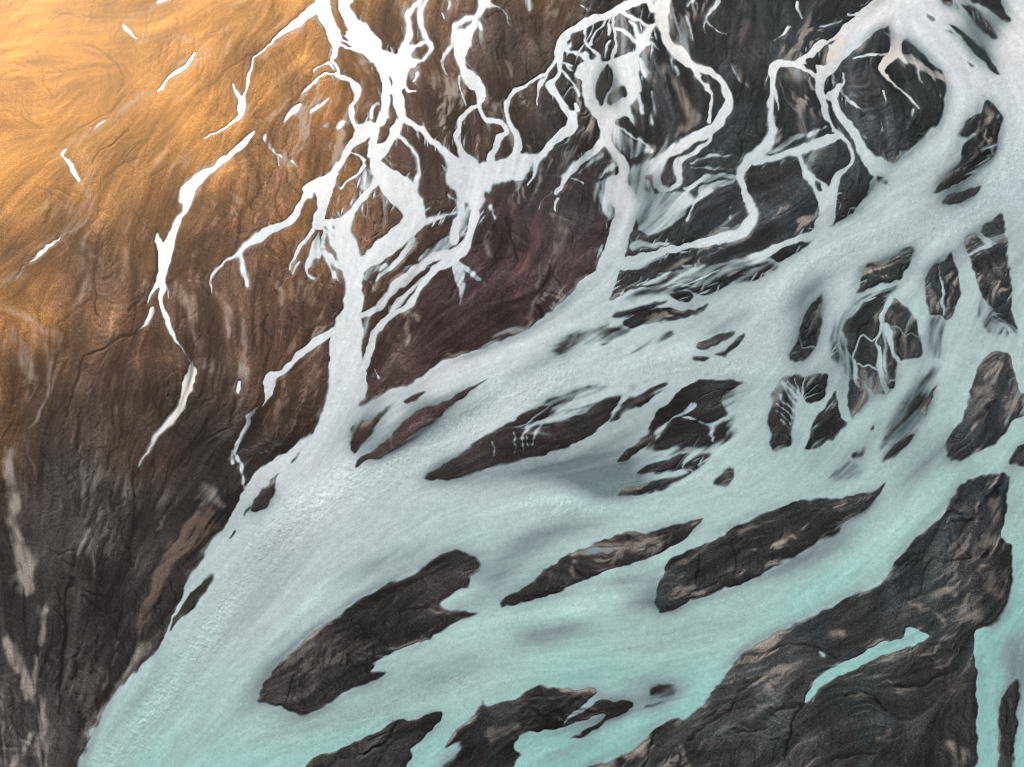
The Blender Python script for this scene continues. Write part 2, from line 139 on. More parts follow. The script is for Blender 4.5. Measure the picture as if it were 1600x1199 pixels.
# water strokes: (opacity, softness, [(x,y,width)...])
WS = [
# stem and its two arms
(1,2,[(505,715,70),(520,680,56),(528,645,50),(543,600,60),(540,550,48),(545,515,48),(549,480,36),(551,450,36),(553,425,42),(548,400,42),(540,378,38),(533,362,26)]),
(.5,5,[(577,498,12),(567,530,14)]),
(1,2,[(580,232,22),(583,242,24),(588,258,26),(600,275,32),(612,288,40),(625,300,46),(642,318,42),(648,338,38),(640,355,36),(620,372,34),(600,388,34),(580,403,30),(560,415,30)]),
(1,1.6,[(507,-30,30),(503,0,28),(508,20,26),(515,38,26),(523,55,22),(528,70,18)]),
(1,1.6,[(545,-30,24),(540,0,22),(540,15,22),(550,35,30),(565,55,44),(580,72,40),(590,87,30),(602,100,28),(605,112,30),(604,137,15),(604,162,14),(600,187,15),(592,200,14),(585,217,16),(580,230,20)]),
(1,1.6,[(600,95,34),(615,110,42),(618,130,36)]),(1,1.6,[(625,95,30),(626,120,22),(622,142,17),(622,162,18),(626,180,19),(622,200,18),(615,217,16),(605,230,22),(592,242,24)]),
(1,2,[(525,55,14),(545,62,24),(565,65,40)]),(.9,1.5,[(535,72,6),(555,77,6),(575,83,10)]),
(1,1.6,[(495,12,22),(480,22,14),(460,38,11),(440,55,9),(425,70,6),(412,80,4),(400,88,4),(396,91,4),(392,105,3),(385,125,7),(382,140,3),(379,152,6),(377,165,12),(375,177,8),(362,192,4),(337,205,2),(317,212,1)]),
(.9,1.5,[(360,132,3),(372,150,6),(376,162,8)]),
(1,1.5,[(528,72,13),(524,85,10),(520,95,6),(528,105,6),(530,112,5),(527,117,10)]),(.9,1.4,[(516,100,4),(522,108,4)]),(.8,1.5,[(515,100,5),(503,108,4),(493,115,6)]),(.85,1.5,[(525,117,5),(510,120,3),(493,131,6)]),
(.6,2,[(490,133,4),(478,140,5),(470,146,2)]),
(1,1.6,[(530,118,10),(545,126,8),(553,135,12),(558,145,14),(555,158,11),(550,170,9),(552,185,10),(555,200,12),(553,215,13),(560,215,24),(548,232,14),(535,250,10),(520,268,9),(505,280,9),(490,290,10),(480,300,10)]),
(1,1.6,[(525,270,10),(515,290,14),(510,300,14)]),(.8,2,[(592,160,6),(583,170,6),(581,185,10)]),
(1,1.4,[(465,164,5),(455,176,8),(443,191,3)]),(.6,2,[(512,155,6),(495,168,8),(485,175,3)]),(.7,2,[(415,212,10),(423,228,9),(432,245,6),(435,260,3)]),(.8,1.5,[(422,232,3),(434,240,4),(440,247,3)]),(.7,1.5,[(458,250,4),(465,262,2)]),(.55,3,[(512,202,10),(528,196,14),(545,190,6)]),
(1,1.5,[(548,241,4),(560,250,5),(570,258,10),(560,270,6),(545,282,5),(530,295,4)]),
(.88,2,[(625,215,8),(640,225,6),(648,238,6),(653,252,5),(655,270,5),(650,285,10),(645,297,14)]),
(1,1.6,[(632,187,11),(650,200,9),(668,215,10),(685,230,12),(700,242,16),(712,258,26),(716,280,40)]),
(1,1.4,[(668,-20,6),(655,0,8),(645,15,7),(640,30,8),(641,50,10),(632,68,8),(626,85,16)]),
(1,1.4,[(675,-20,6),(666,0,6),(657,15,6),(658,35,9),(663,55,9),(668,63,8),(676,68,7),(678,77,5),(665,90,5),(650,97,8),(637,103,10)]),
(1,1.4,[(665,63,6),(650,70,6),(637,80,8),(630,88,12)]),(.8,1.4,[(702,-10,4),(704,12,2)]),(.8,1.4,[(692,20,5),(695,28,3)]),(.6,1.5,[(650,115,4),(645,128,2)]),(.9,1.4,[(633,136,4),(640,143,5),(650,146,2)]),
(1,1.6,[(762,-20,18),(757,0,16),(755,12,14),(748,25,10),(738,40,9),(730,55,16),(722,65,26),(720,80,20),(722,95,14),(725,110,10),(735,120,18),(742,130,26),(748,142,18),(750,155,12),(748,165,8),(752,175,7),(760,187,10),(775,190,12),(787,198,10),(790,208,9),(780,218,10),(772,232,12),(765,248,18)]),
(.88,1.6,[(740,28,8),(722,33,8),(712,42,9),(710,55,8),(708,72,8),(700,85,9),(695,100,7),(697,113,4),(703,122,2)]),
(.95,1.4,[(722,120,4),(720,135,3),(722,150,3),(726,165,4)]),
(1,1.6,[(745,165,8),(732,172,9),(722,182,10),(713,195,11),(711,212,10),(717,228,10),(725,242,16),(732,255,30)]),
(.9,1.4,[(765,8,8),(780,15,3),(792,22,2),(798,38,1.5)]),(.7,1.5,[(747,32,3),(751,47,2)]),
(1,1.5,[(872,92,6),(860,102,5),(845,115,5),(822,130,5),(805,138,6),(797,150,8),(792,162,11),(790,175,10),(795,190,8),(803,205,12),(810,222,12),(806,240,14),(795,258,24)]),
# delta tail and braids
(1,2,[(735,295,46),(722,310,18),(718,335,14),(712,355,16),(708,372,20)]),
(1,2,[(740,300,40),(743,318,22),(743,332,15),(741,350,14),(735,370,17),(722,388,26),(705,402,24),(685,420,16),(668,432,12),(655,450,12),(647,465,12),(635,480,10),(615,492,12),(598,505,12),(586,522,12),(578,545,14),(572,570,14),(566,590,10)]),
(.6,4,[(727,330,14),(722,360,14)]),
(.92,2.5,[(700,398,20),(675,405,16),(650,420,18),(630,437,16),(612,455,14),(600,470,12),(588,485,12),(570,495,12)]),
(.9,2,[(660,435,8),(645,447,8),(630,462,12),(620,475,14),(608,488,10)]),(.6,4,[(707,372,20),(690,382,22),(672,395,14),(655,405,8)]),
(.65,2.5,[(715,408,18),(718,430,20),(720,450,12),(719,477,3)]),(.7,2,[(722,412,12),(735,425,8),(748,435,8),(758,444,3)]),
(.9,3,[(660,345,12),(680,340,8),(700,333,4),(715,328,6)]),(.8,1.5,[(767,328,7),(770,345,3)]),(.7,3,[(645,375,10),(635,390,10),(620,408,10),(600,425,8),(590,440,5)]),
(.7,1.6,[(697,302,2),(705,310,4),(716,318,5)]),(.9,2,[(757,300,6),(754,318,8),(750,330,6)]),
# left network
(1,1.6,[(502,296,28),(500,320,19),(497,335,18),(494,350,18)]),(1,1.6,[(515,292,10),(512,305,10),(508,322,10),(502,342,12)]),
(1,1.8,[(495,350,20),(515,350,13),(535,345,14),(548,335,14),(560,322,12),(572,310,12),(582,298,10),(590,285,6)]),
(1,1.8,[(540,343,16),(545,365,20),(550,385,32)]),(1,1.8,[(495,352,16),(510,360,10),(525,370,20),(535,382,30)]),
(.9,1.5,[(487,360,8),(478,375,6),(468,390,5),(460,405,4),(455,420,3)]),
(.85,2,[(497,362,4),(496,375,14),(495,390,22),(492,402,22),(482,416,8),(484,428,5),(490,434,4)]),(.85,1.6,[(508,395,12),(515,410,6),(520,425,4),(524,437,3)]),(.9,1.6,[(515,400,8),(526,410,6),(533,418,8)]),(.9,1.5,[(505,362,5),(508,385,8)]),
(.6,2,[(470,408,4),(464,418,6),(458,428,3)]),(.7,3,[(576,436,8),(585,420,14),(600,415,8)]),(.6,2,[(582,440,4),(585,452,6)]),
(.95,2,[(487,298,10),(475,315,10),(465,332,12),(455,345,14),(435,357,14),(415,365,14),(398,374,14),(385,385,8),(370,395,6),(352,408,5),(338,425,4),(329,440,3),(328,455,2)]),
(.9,1.6,[(375,398,5),(378,412,8),(382,428,7),(386,445,3)]),
(1,1.6,[(397,204,5),(385,218,12),(370,234,11),(352,250,10),(335,265,10),(315,278,18),(300,292,20),(292,310,16),(287,332,8),(277,347,13),(270,365,14),(265,382,18),(257,400,24),(252,420,20),(250,435,18),(253,448,10),(250,465,8),(255,480,10),(261,500,9),(269,520,8),(281,536,4)]),
(.95,1.5,[(245,368,4),(249,378,10),(255,395,12)]),(.9,1.4,[(247,440,8),(237,452,5),(231,467,4),(230,475,1)]),(.8,1.4,[(258,442,4),(265,462,2)]),(.8,1.5,[(290,296,14),(280,312,5)]),
(.7,1.6,[(237,483,9),(228,500,6),(215,517,3),(208,526,1)]),
(.6,1.6,[(281,536,3),(290,552,3),(300,570,5)]),(.75,1.8,[(303,570,8),(300,585,17),(292,605,18),(287,622,12),(282,637,12),(265,660,9),(248,680,6),(237,695,4),(228,710,3),(216,724,1.5)]),
(.8,1.4,[(262,-2,4),(247,8,3)]),(1,1.4,[(193,40,3),(198,48,6),(205,54,5),(213,58,2)]),(1,1.4,[(306,80,2),(300,95,6),(288,107,6),(270,120,5),(258,135,5),(252,142,2)]),
(.9,1.2,[(168,189,1),(155,195,3),(145,202,1)]),(1,1.4,[(103,235,2),(96,243,4),(97,250,4),(105,256,8),(113,268,9),(121,279,3)]),(.9,1.5,[(95,363,1),(75,385,5),(62,397,6),(47,411,1)]),(.5,2,[(40,415,3),(28,432,3)]),
(1,1.8,[(522,513,12),(505,527,14),(485,540,14),(470,552,13),(455,567,10),(440,580,9),(427,588,16),(420,600,20),(415,618,14),(410,630,6),(402,641,2)]),
(.75,2,[(400,636,2),(390,648,9),(381,670,11),(376,695,9),(374,712,6),(378,730,5),(382,750,5),(383,765,5)]),(.7,1.5,[(370,705,4),(367,728,3)]),(.7,1.4,[(374,598,4),(374,612,3)]),
# side channel by the plum wedge
(1,1.8,[(700,615,26),(650,632,18),(625,646,20),(600,680,14),(572,708,11),(545,730,9)]),(.9,2,[(700,605,18),(660,600,10),(620,618,8),(590,637,8),(570,650,4)]),
(1,1.6,[(590,595,4),(585,580,2)]),(.6,2,[(590,565,8),(580,590,8)]),
# great arc and channel under it
(1,1.6,[(1040,-30,24),(1036,0,22),(1035,15,18),(1033,30,18),(1037,45,18),(1045,65,16),(1058,80,16),(1072,95,16),(1088,106,14),(1110,115,12),(1122,125,14),(1132,138,16),(1140,155,16),(1137,170,20),(1128,185,20),(1115,200,20),(1095,212,20),(1070,225,18),(1050,237,16),(1035,250,14),(1022,262,12),(1008,272,8)]),
(1,1.5,[(1085,108,10),(1095,122,8),(1107,138,6),(1113,150,5),(1110,170,6),(1104,190,10)]),(.9,1.4,[(1060,73,4),(1070,82,6),(1079,90,2)]),
(.9,1.6,[(1117,205,8),(1105,220,6),(1090,235,8),(1075,243,8),(1060,250,14),(1058,265,13),(1060,278,10),(1055,290,8)]),(1,1.6,[(1040,248,10),(1032,262,12),(1028,278,10),(1030,290,10),(1045,295,8),(1056,288,8)]),
(.7,1.6,[(1005,275,5),(1015,285,8),(1018,300,12)]),
# left arc
(1,1.6,[(1030,-4,10),(1010,-4,12),(988,0,14),(970,12,14),(950,20,16),(925,30,16),(905,42,16),(890,55,16),(880,68,16),(876,82,18),(875,95,14),(873,105,10),(870,113,7),(862,122,8),(855,130,12),(862,143,12),(872,157,12),(883,170,12),(893,182,16),(892,198,22),(878,208,18),(862,222,16),(848,236,13),(838,250,10),(833,265,8),(828,285,4)]),
(.8,1.5,[(850,110,4),(847,122,5),(843,133,8),(838,145,4),(838,162,3)]),(.9,1.4,[(876,110,5),(888,120,5),(897,132,4),(905,147,5)]),(.8,1.6,[(895,158,4),(900,172,8)]),(.65,2,[(893,205,6),(885,222,5),(870,232,2)]),
(1,1.4,[(912,45,5),(917,65,5),(932,82,6),(940,92,5)]),(.9,1.4,[(950,25,4),(940,40,4),(930,53,5),(928,70,5)]),(.9,1.4,[(960,22,6),(958,40,4),(962,55,4),(966,70,3),(963,82,2)]),(.9,1.4,[(952,35,6),(952,55,4)]),(.9,1.4,[(957,65,4),(947,75,4),(946,88,2)]),
(.9,1.4,[(962,44,4),(980,55,5),(993,68,7)]),(1,1.4,[(973,15,8),(985,25,6),(1000,36,6),(1012,42,8)]),(.9,1.4,[(985,35,4),(992,45,4),(997,58,5)]),(1,1.4,[(880,72,16),(893,84,8),(908,84,6)]),(.9,1.4,[(900,50,12),(898,62,5),(892,75,5)]),(.7,1.4,[(925,33,4),(925,50,3),(921,60,2)]),
(.9,1.3,[(1008,60,6),(1020,66,4),(1033,80,1)]),(.8,1.3,[(1010,55,4),(1028,59,1)]),(1,1.4,[(998,86,6),(1005,97,3)]),(.6,5,[(1003,95,14),(1010,115,12)]),(.7,1.4,[(885,105,4),(897,112,3)]),(.7,1.4,[(880,100,5),(895,105,4)]),
(1,1.8,[(948,188,30),(948,205,19),(948,218,18),(955,232,16),(963,243,17),(972,255,20),(976,270,24),(972,285,34),(968,300,46),(975,320,44),(975,345,42),(968,370,40),(962,395,38),(955,415,38),(945,435,42),(935,455,46),(920,475,55)]),
(.9,1.3,[(962,196,5),(985,208,4),(1005,225,4),(1016,239,3)]),(.9,1.4,[(984,180,8),(986,197,2)]),(.85,1.8,[(996,143,9),(1002,160,8),(1003,178,5)]),(.5,3,[(1018,145,4),(1020,170,6),(1012,192,8)]),
(.9,2,[(943,222,14),(930,232,14),(915,245,13),(900,258,12),(888,270,10),(880,282,10),(872,300,8)]),(.5,2,[(940,240,6),(920,255,6),(905,268,4)]),(.8,1.3,[(895,275,2),(912,287,2)]),(.85,1.6,[(967,256,8),(948,266,4),(938,277,3)]),
(.75,7,[(948,285,16),(944,305,24),(946,325,20),(952,342,10)]),(.4,4,[(935,290,8),(930,310,10),(935,335,6)]),
(.95,1.8,[(1110,296,12),(1095,308,8),(1082,322,6),(1071,342,3)]),(.8,1.8,[(1157,276,8),(1130,275,10),(1110,280,10),(1090,285,10),(1065,293,8)]),(.8,2,[(1147,282,6),(1110,291,12),(1095,298,14)]),
(.6,2.5,[(1080,255,3),(1105,248,6),(1130,246,4),(1148,240,2)]),(.55,2.5,[(1080,262,3),(1110,268,5),(1140,262,3)]),
# channel from the right arc down to the stem
(1,1.6,[(1260,100,8),(1240,100,9),(1225,100,12),(1213,108,14),(1206,128,13),(1202,150,8),(1198,168,11),(1199,190,13),(1201,212,14),(1197,228,15),(1185,241,18),(1170,252,20),(1157,270,16),(1160,287,14),(1164,302,14),(1174,320,16),(1177,332,19),(1170,350,22),(1150,367,18),(1112,377,16),(1075,382,13),(1050,390,14),(1025,397,16),(1000,405,20),(980,411,24)]),
(.9,1.5,[(1206,128,8),(1209,150,8),(1212,163,5),(1214,176,1.5)]),
(1,1.6,[(1375,20,46),(1345,42,42),(1318,65,42),(1300,90,42),(1290,115,30),(1282,135,22),(1285,155,16),(1289,175,13),(1300,195,10),(1310,212,12),(1300,218,16),(1275,225,16),(1250,235,15),(1225,243,12),(1200,249,14),(1180,256,10)]),
(1,1.5,[(1290,70,22),(1268,88,14),(1248,100,8)]),(1,1.4,[(1248,101,6),(1262,112,6),(1278,122,10)]),
(.65,2,[(1290,198,5),(1270,208,6),(1245,215,8),(1220,230,8),(1200,238,6)]),(.95,1.4,[(1298,185,5),(1303,205,8)]),
(1,1.8,[(1297,148,14),(1307,170,14),(1322,192,16),(1340,225,16),(1355,250,18),(1370,265,24),(1392,278,32)]),
(.95,1.4,[(1317,118,5),(1317,130,4),(1308,144,14),(1298,152,14)]),(.8,1.3,[(1315,140,5),(1325,155,4),(1338,165,3),(1348,173,1)]),
(1,1.6,[(1250,238,10),(1252,252,9),(1257,270,12),(1270,285,16),(1283,300,26),(1293,318,34),(1290,338,28),(1278,355,20),(1265,368,14),(1240,376,12),(1220,385,14),(1200,393,13),(1180,400,8)]),
(.9,1.5,[(1315,218,8),(1327,230,6),(1333,240,6),(1332,252,6),(1322,265,8),(1310,275,14),(1305,290,18),(1298,308,28)]),
(.75,2.5,[(1390,278,30),(1370,285,20),(1365,300,16)]),
(.9,1.4,[(1330,22,3),(1345,19,5),(1365,16,10)]),(.7,1.4,[(1283,39,2),(1298,35,4),(1318,31,4)]),
# rivulets in the rounded bar
(.95,1.6,[(1402,58,26),(1400,75,22),(1395,88,18),(1380,100,18),(1375,112,10),(1388,125,6),(1402,135,4),(1415,145,4),(1425,157,4),(1433,170,2)]),(.9,1.3,[(1385,118,5),(1392,130,3),(1406,142,1)]),
(.7,2,[(1403,85,8),(1425,95,10),(1445,108,12),(1465,116,12),(1480,124,12)]),(.85,1.4,[(1395,84,6),(1370,87,5),(1345,86,4),(1332,90,2)]),(.85,1.3,[(1432,106,4),(1436,118,3),(1441,128,1)]),(.8,1.3,[(1378,143,3),(1385,160,1)]),(.8,1.4,[(1424,172,4),(1422,186,1)]),(.7,1.3,[(1373,190,1),(1376,208,2)]),(.7,1.3,[(1378,52,2),(1392,58,4)]),
# feathers on the slender bar and the triangular bar
(.9,1.3,[(1562,225,4),(1545,229,3),(1534,232,1)]),(.8,1.3,[(1561,233,3),(1545,240,1)]),(.9,1.6,[(1560,244,10),(1540,258,8),(1522,265,6),(1506,272,2)]),(.8,2.5,[(1520,208,8),(1508,218,8),(1497,232,10)]),
(.85,1.5,[(1522,358,10),(1530,370,8),(1545,383,8),(1540,388,5),(1527,393,4),(1513,400,4)]),
(.7,1.2,[(1540,473,2),(1550,488,2),(1570,503,2),(1592,521,2)]),(.6,1.2,[(1545,500,1),(1556,492,2),(1566,490,2)]),(.6,1.2,[(1550,510,1),(1562,500,2),(1574,502,1)]),
# veins
(.6,2,[(1470,410,3),(1472,430,3),(1473,450,4),(1472,470,4),(1475,492,5)]),
(.8,1.8,[(1402,448,10),(1390,470,10),(1383,490,8),(1380,512,6),(1375,522,4),(1366,535,3),(1372,548,6),(1376,565,8),(1378,585,8),(1388,610,8)]),(.8,2.2,[(1385,510,14),(1392,530,10),(1396,548,8),(1405,565,8),(1414,575,12)]),
(.55,2.5,[(1398,446,6),(1370,460,6),(1345,475,8),(1322,495,12),(1308,520,14),(1312,545,14),(1322,565,10),(1335,590,8),(1345,605,6)]),(.5,2,[(1380,512,2),(1384,530,6),(1384,560,6),(1390,590,5)]),
(.9,1.8,[(1400,440,8),(1380,447,9),(1358,455,9),(1340,465,10)]),
(1,2,[(1253,622,10),(1255,640,18),(1252,670,20),(1247,695,24),(1240,715,28)]),(.9,1.3,[(1222,597,3),(1232,606,3),(1243,616,4),(1250,624,6)]),(.8,1.2,[(1216,628,2),(1226,640,2),(1236,650,3)]),(.8,1.2,[(1219,618,2),(1230,630,2),(1240,640,3)]),(.8,1.2,[(1216,640,2),(1224,652,2),(1233,662,3)]),(.7,1.2,[(1218,655,2),(1228,668,3)]),(.7,1.2,[(1226,608,2),(1236,622,2),(1244,632,3)]),
(.8,1.2,[(1262,592,1),(1258,606,2),(1255,620,3)]),(.8,1.2,[(1282,600,1),(1268,612,2),(1257,622,3)]),(.7,1.2,[(1245,592,1),(1249,606,2),(1253,620,3)]),(.8,1.2,[(1290,610,1),(1275,618,2),(1260,624,3)]),(.7,1.2,[(1232,598,1),(1243,608,2),(1250,616,2)]),
(1,1.8,[(1312,580,14),(1308,605,10),(1300,620,12),(1290,635,10),(1278,648,5),(1273,658,2)]),(.85,3,[(1268,640,12),(1272,648,10)]),(1,1.8,[(1316,590,10),(1322,620,7),(1318,640,5),(1320,652,5),(1330,665,5)]),
(1,1.8,[(1440,995,12),(1420,1003,18),(1390,1012,19),(1370,1020,20),(1340,1032,20),(1315,1045,18),(1290,1060,16),(1270,1078,13),(1257,1092,5)]),
(.8,1.4,[(1279,1017,3),(1288,1023,4)]),
(1,2,[(735,1100,18),(720,1118,22),(700,1135,22),(675,1160,20),(655,1185,22),(640,1215,28),(600,1330,34),(540,1500,50)]),
(.7,2.5,[(938,1088,14),(915,1105,12),(892,1119,8),(884,1127,3)]),
(.75,1.5,[(836,658,5),(825,668,4),(818,680,4),(817,702,3)]),(.7,1.5,[(845,656,6),(838,675,4),(834,697,4)]),(.6,1.5,[(802,676,3),(806,690,4),(803,706,3)]),(.6,1.5,[(824,680,3),(828,700,3)]),(.6,1.4,[(770,692,2),(775,705,3),(770,718,2)]),
(.75,4,[(962,605,14),(910,622,18),(880,640,14),(850,655,12),(822,667,6)]),(.85,2.5,[(978,612,10),(972,628,8),(962,645,5),(957,654,2)]),
(.95,2.5,[(1085,592,18),(1040,622,16),(1000,645,16),(960,668,18),(930,685,20),(900,702,24)]),(.6,6,[(1015,645,14),(990,672,16),(970,700,14)]),
(.85,1.4,[(1140,653,5),(1118,660,4),(1113,668,3),(1112,690,4)]),(.7,1.6,[(1090,633,6),(1065,651,4),(1040,662,5),(1025,680,6)]),
(.8,1.5,[(1088,706,6),(1072,718,5),(1062,731,5)]),(.9,1.3,[(1150,715,8),(1146,733,4)]),
(.6,4,[(1200,398,14),(1150,413,16),(1100,424,18),(1050,432,14),(1010,441,8)]),(.65,4,[(990,385,14),(1010,381,9),(1045,381,4)]),(.7,2.5,[(985,415,14),(1010,412,10),(1040,400,6)]),
(.6,2,[(1000,458,6),(1030,447,6),(1060,442,6),(1085,437,4)]),(.6,1.3,[(985,452,2),(1000,438,2),(1005,431,1)]),(.6,1.3,[(995,450,2),(1010,436,2),(1016,431,1)]),(.6,1.3,[(1005,447,2),(1022,434,2)]),
(.7,1.2,[(1085,457,2),(1092,466,2),(1100,471,1)]),(.7,1.2,[(1077,455,2),(1083,465,2),(1088,472,1)]),
(.8,1.2,[(975,502,2),(1000,493,2),(1025,484,3),(1060,478,3),(1090,476,4)]),
# small pale rivulets up right
(.8,1.5,[(1122,2,10),(1113,18,7),(1109,32,4),(1107,52,1)]),(.8,1.3,[(1110,30,4),(1125,42,3),(1140,53,1)]),(.7,1.5,[(1082,-2,8),(1075,8,3)]),(.6,1.5,[(1088,3,3),(1090,14,2),(1083,22,1)]),(.5,2,[(1070,22,3),(1080,38,4),(1085,52,4),(1086,62,2)]),
(.75,1.5,[(1245,6,7),(1247,20,4),(1252,26,1)]),(.6,1.5,[(1233,38,4),(1222,52,3),(1211,62,1)]),(.6,1.5,[(825,-6,8),(829,8,6),(832,18,2)]),(.5,1.5,[(907,8,3),(916,15,2)]),(.6,1.4,[(1038,108,2),(1050,100,3),(1060,112,3),(1055,120,1)]),(.4,2,[(1145,100,3),(1158,125,5),(1180,148,2)]),
(.6,1.5,[(875,308,4),(870,318,5),(872,330,2)]),(.5,2,[(845,325,3),(850,310,3),(865,298,4)]),(.5,1.4,[(1150,310,1),(1140,325,3),(1138,340,1)]),
]
# land bits re-emerging inside stroked channels
LS = [(1,1.5,[(522,6),(532,20),(546,45),(535,42),(526,35),(523,20)]),(1,1.2,[(528,46),(540,55),(550,62),(538,60)]),(1,1.2,[(533,64),(545,68),(552,72),(540,71)]),
(1,1.6,[(1273,97),(1280,85),(1297,70),(1299,78),(1292,98),(1285,103),(1276,102)]),(1,1.2,[(1260,100),(1268,93),(1270,107)]),(1,1.5,[(1272,286),(1280,288),(1284,300),(1276,297)]),
(1,1.5,[(1096,120),(1108,125),(1120,133),(1127,143),(1118,142),(1105,132)]),(1,1.5,[(1114,152),(1126,157),(1126,168),(1118,180),(1107,189),(1110,175),(1115,163)]),(1,1.5,[(1035,275),(1045,268),(1048,278),(1040,290),(1034,285)]),
(1,1.5,[(949,102),(942,110),(933,125),(930,142),(940,163),(950,145),(955,120)]),(.9,1.8,[(950,152),(962,136),(977,135),(980,145),(970,155),(955,162),(949,160)]),(1,1.5,[(887,88),(897,84),(905,92),(902,100),(890,98)]),(.8,1.2,[(923,88),(929,84),(932,92),(927,95)]),
(1,1.5,[(893,60),(902,52),(912,55),(915,68),(905,80),(897,78)]),(.7,2,[(727,330),(732,345),(731,365),(725,372),(727,350)]),
(.9,1.3,[(611,118),(614,125),(612,135),(610,128)]),(1,1.4,[(613,165),(617,180),(622,187),(612,188),(611,178)]),(1,1.5,[(598,208),(606,200),(612,205),(606,220),(592,229),(590,222)]),
(.8,1.4,[(1290,133),(1297,123),(1308,118),(1312,125),(1303,135),(1292,143)]),(.8,1.2,[(1371,276),(1382,280),(1388,288),(1376,286)]),(.5,1,[(1298,68),(1310,55),(1316,52),(1306,66)]),
(1,1.6,[(1292,165),(1296,178),(1308,200),(1318,214),(1308,203),(1296,185)]),(.8,1.4,[(570,258),(578,250),(577,262)]),(.9,1.5,[(505,357),(515,362),(525,371),(517,370)]),(.7,1.4,[(490,404),(500,405),(512,415),(513,425),(500,422),(488,420)]),
(.9,1.4,[(552,238),(562,230),(572,228),(574,246),(562,247)]),(.7,1.5,[(735,316),(742,318),(738,330)])]
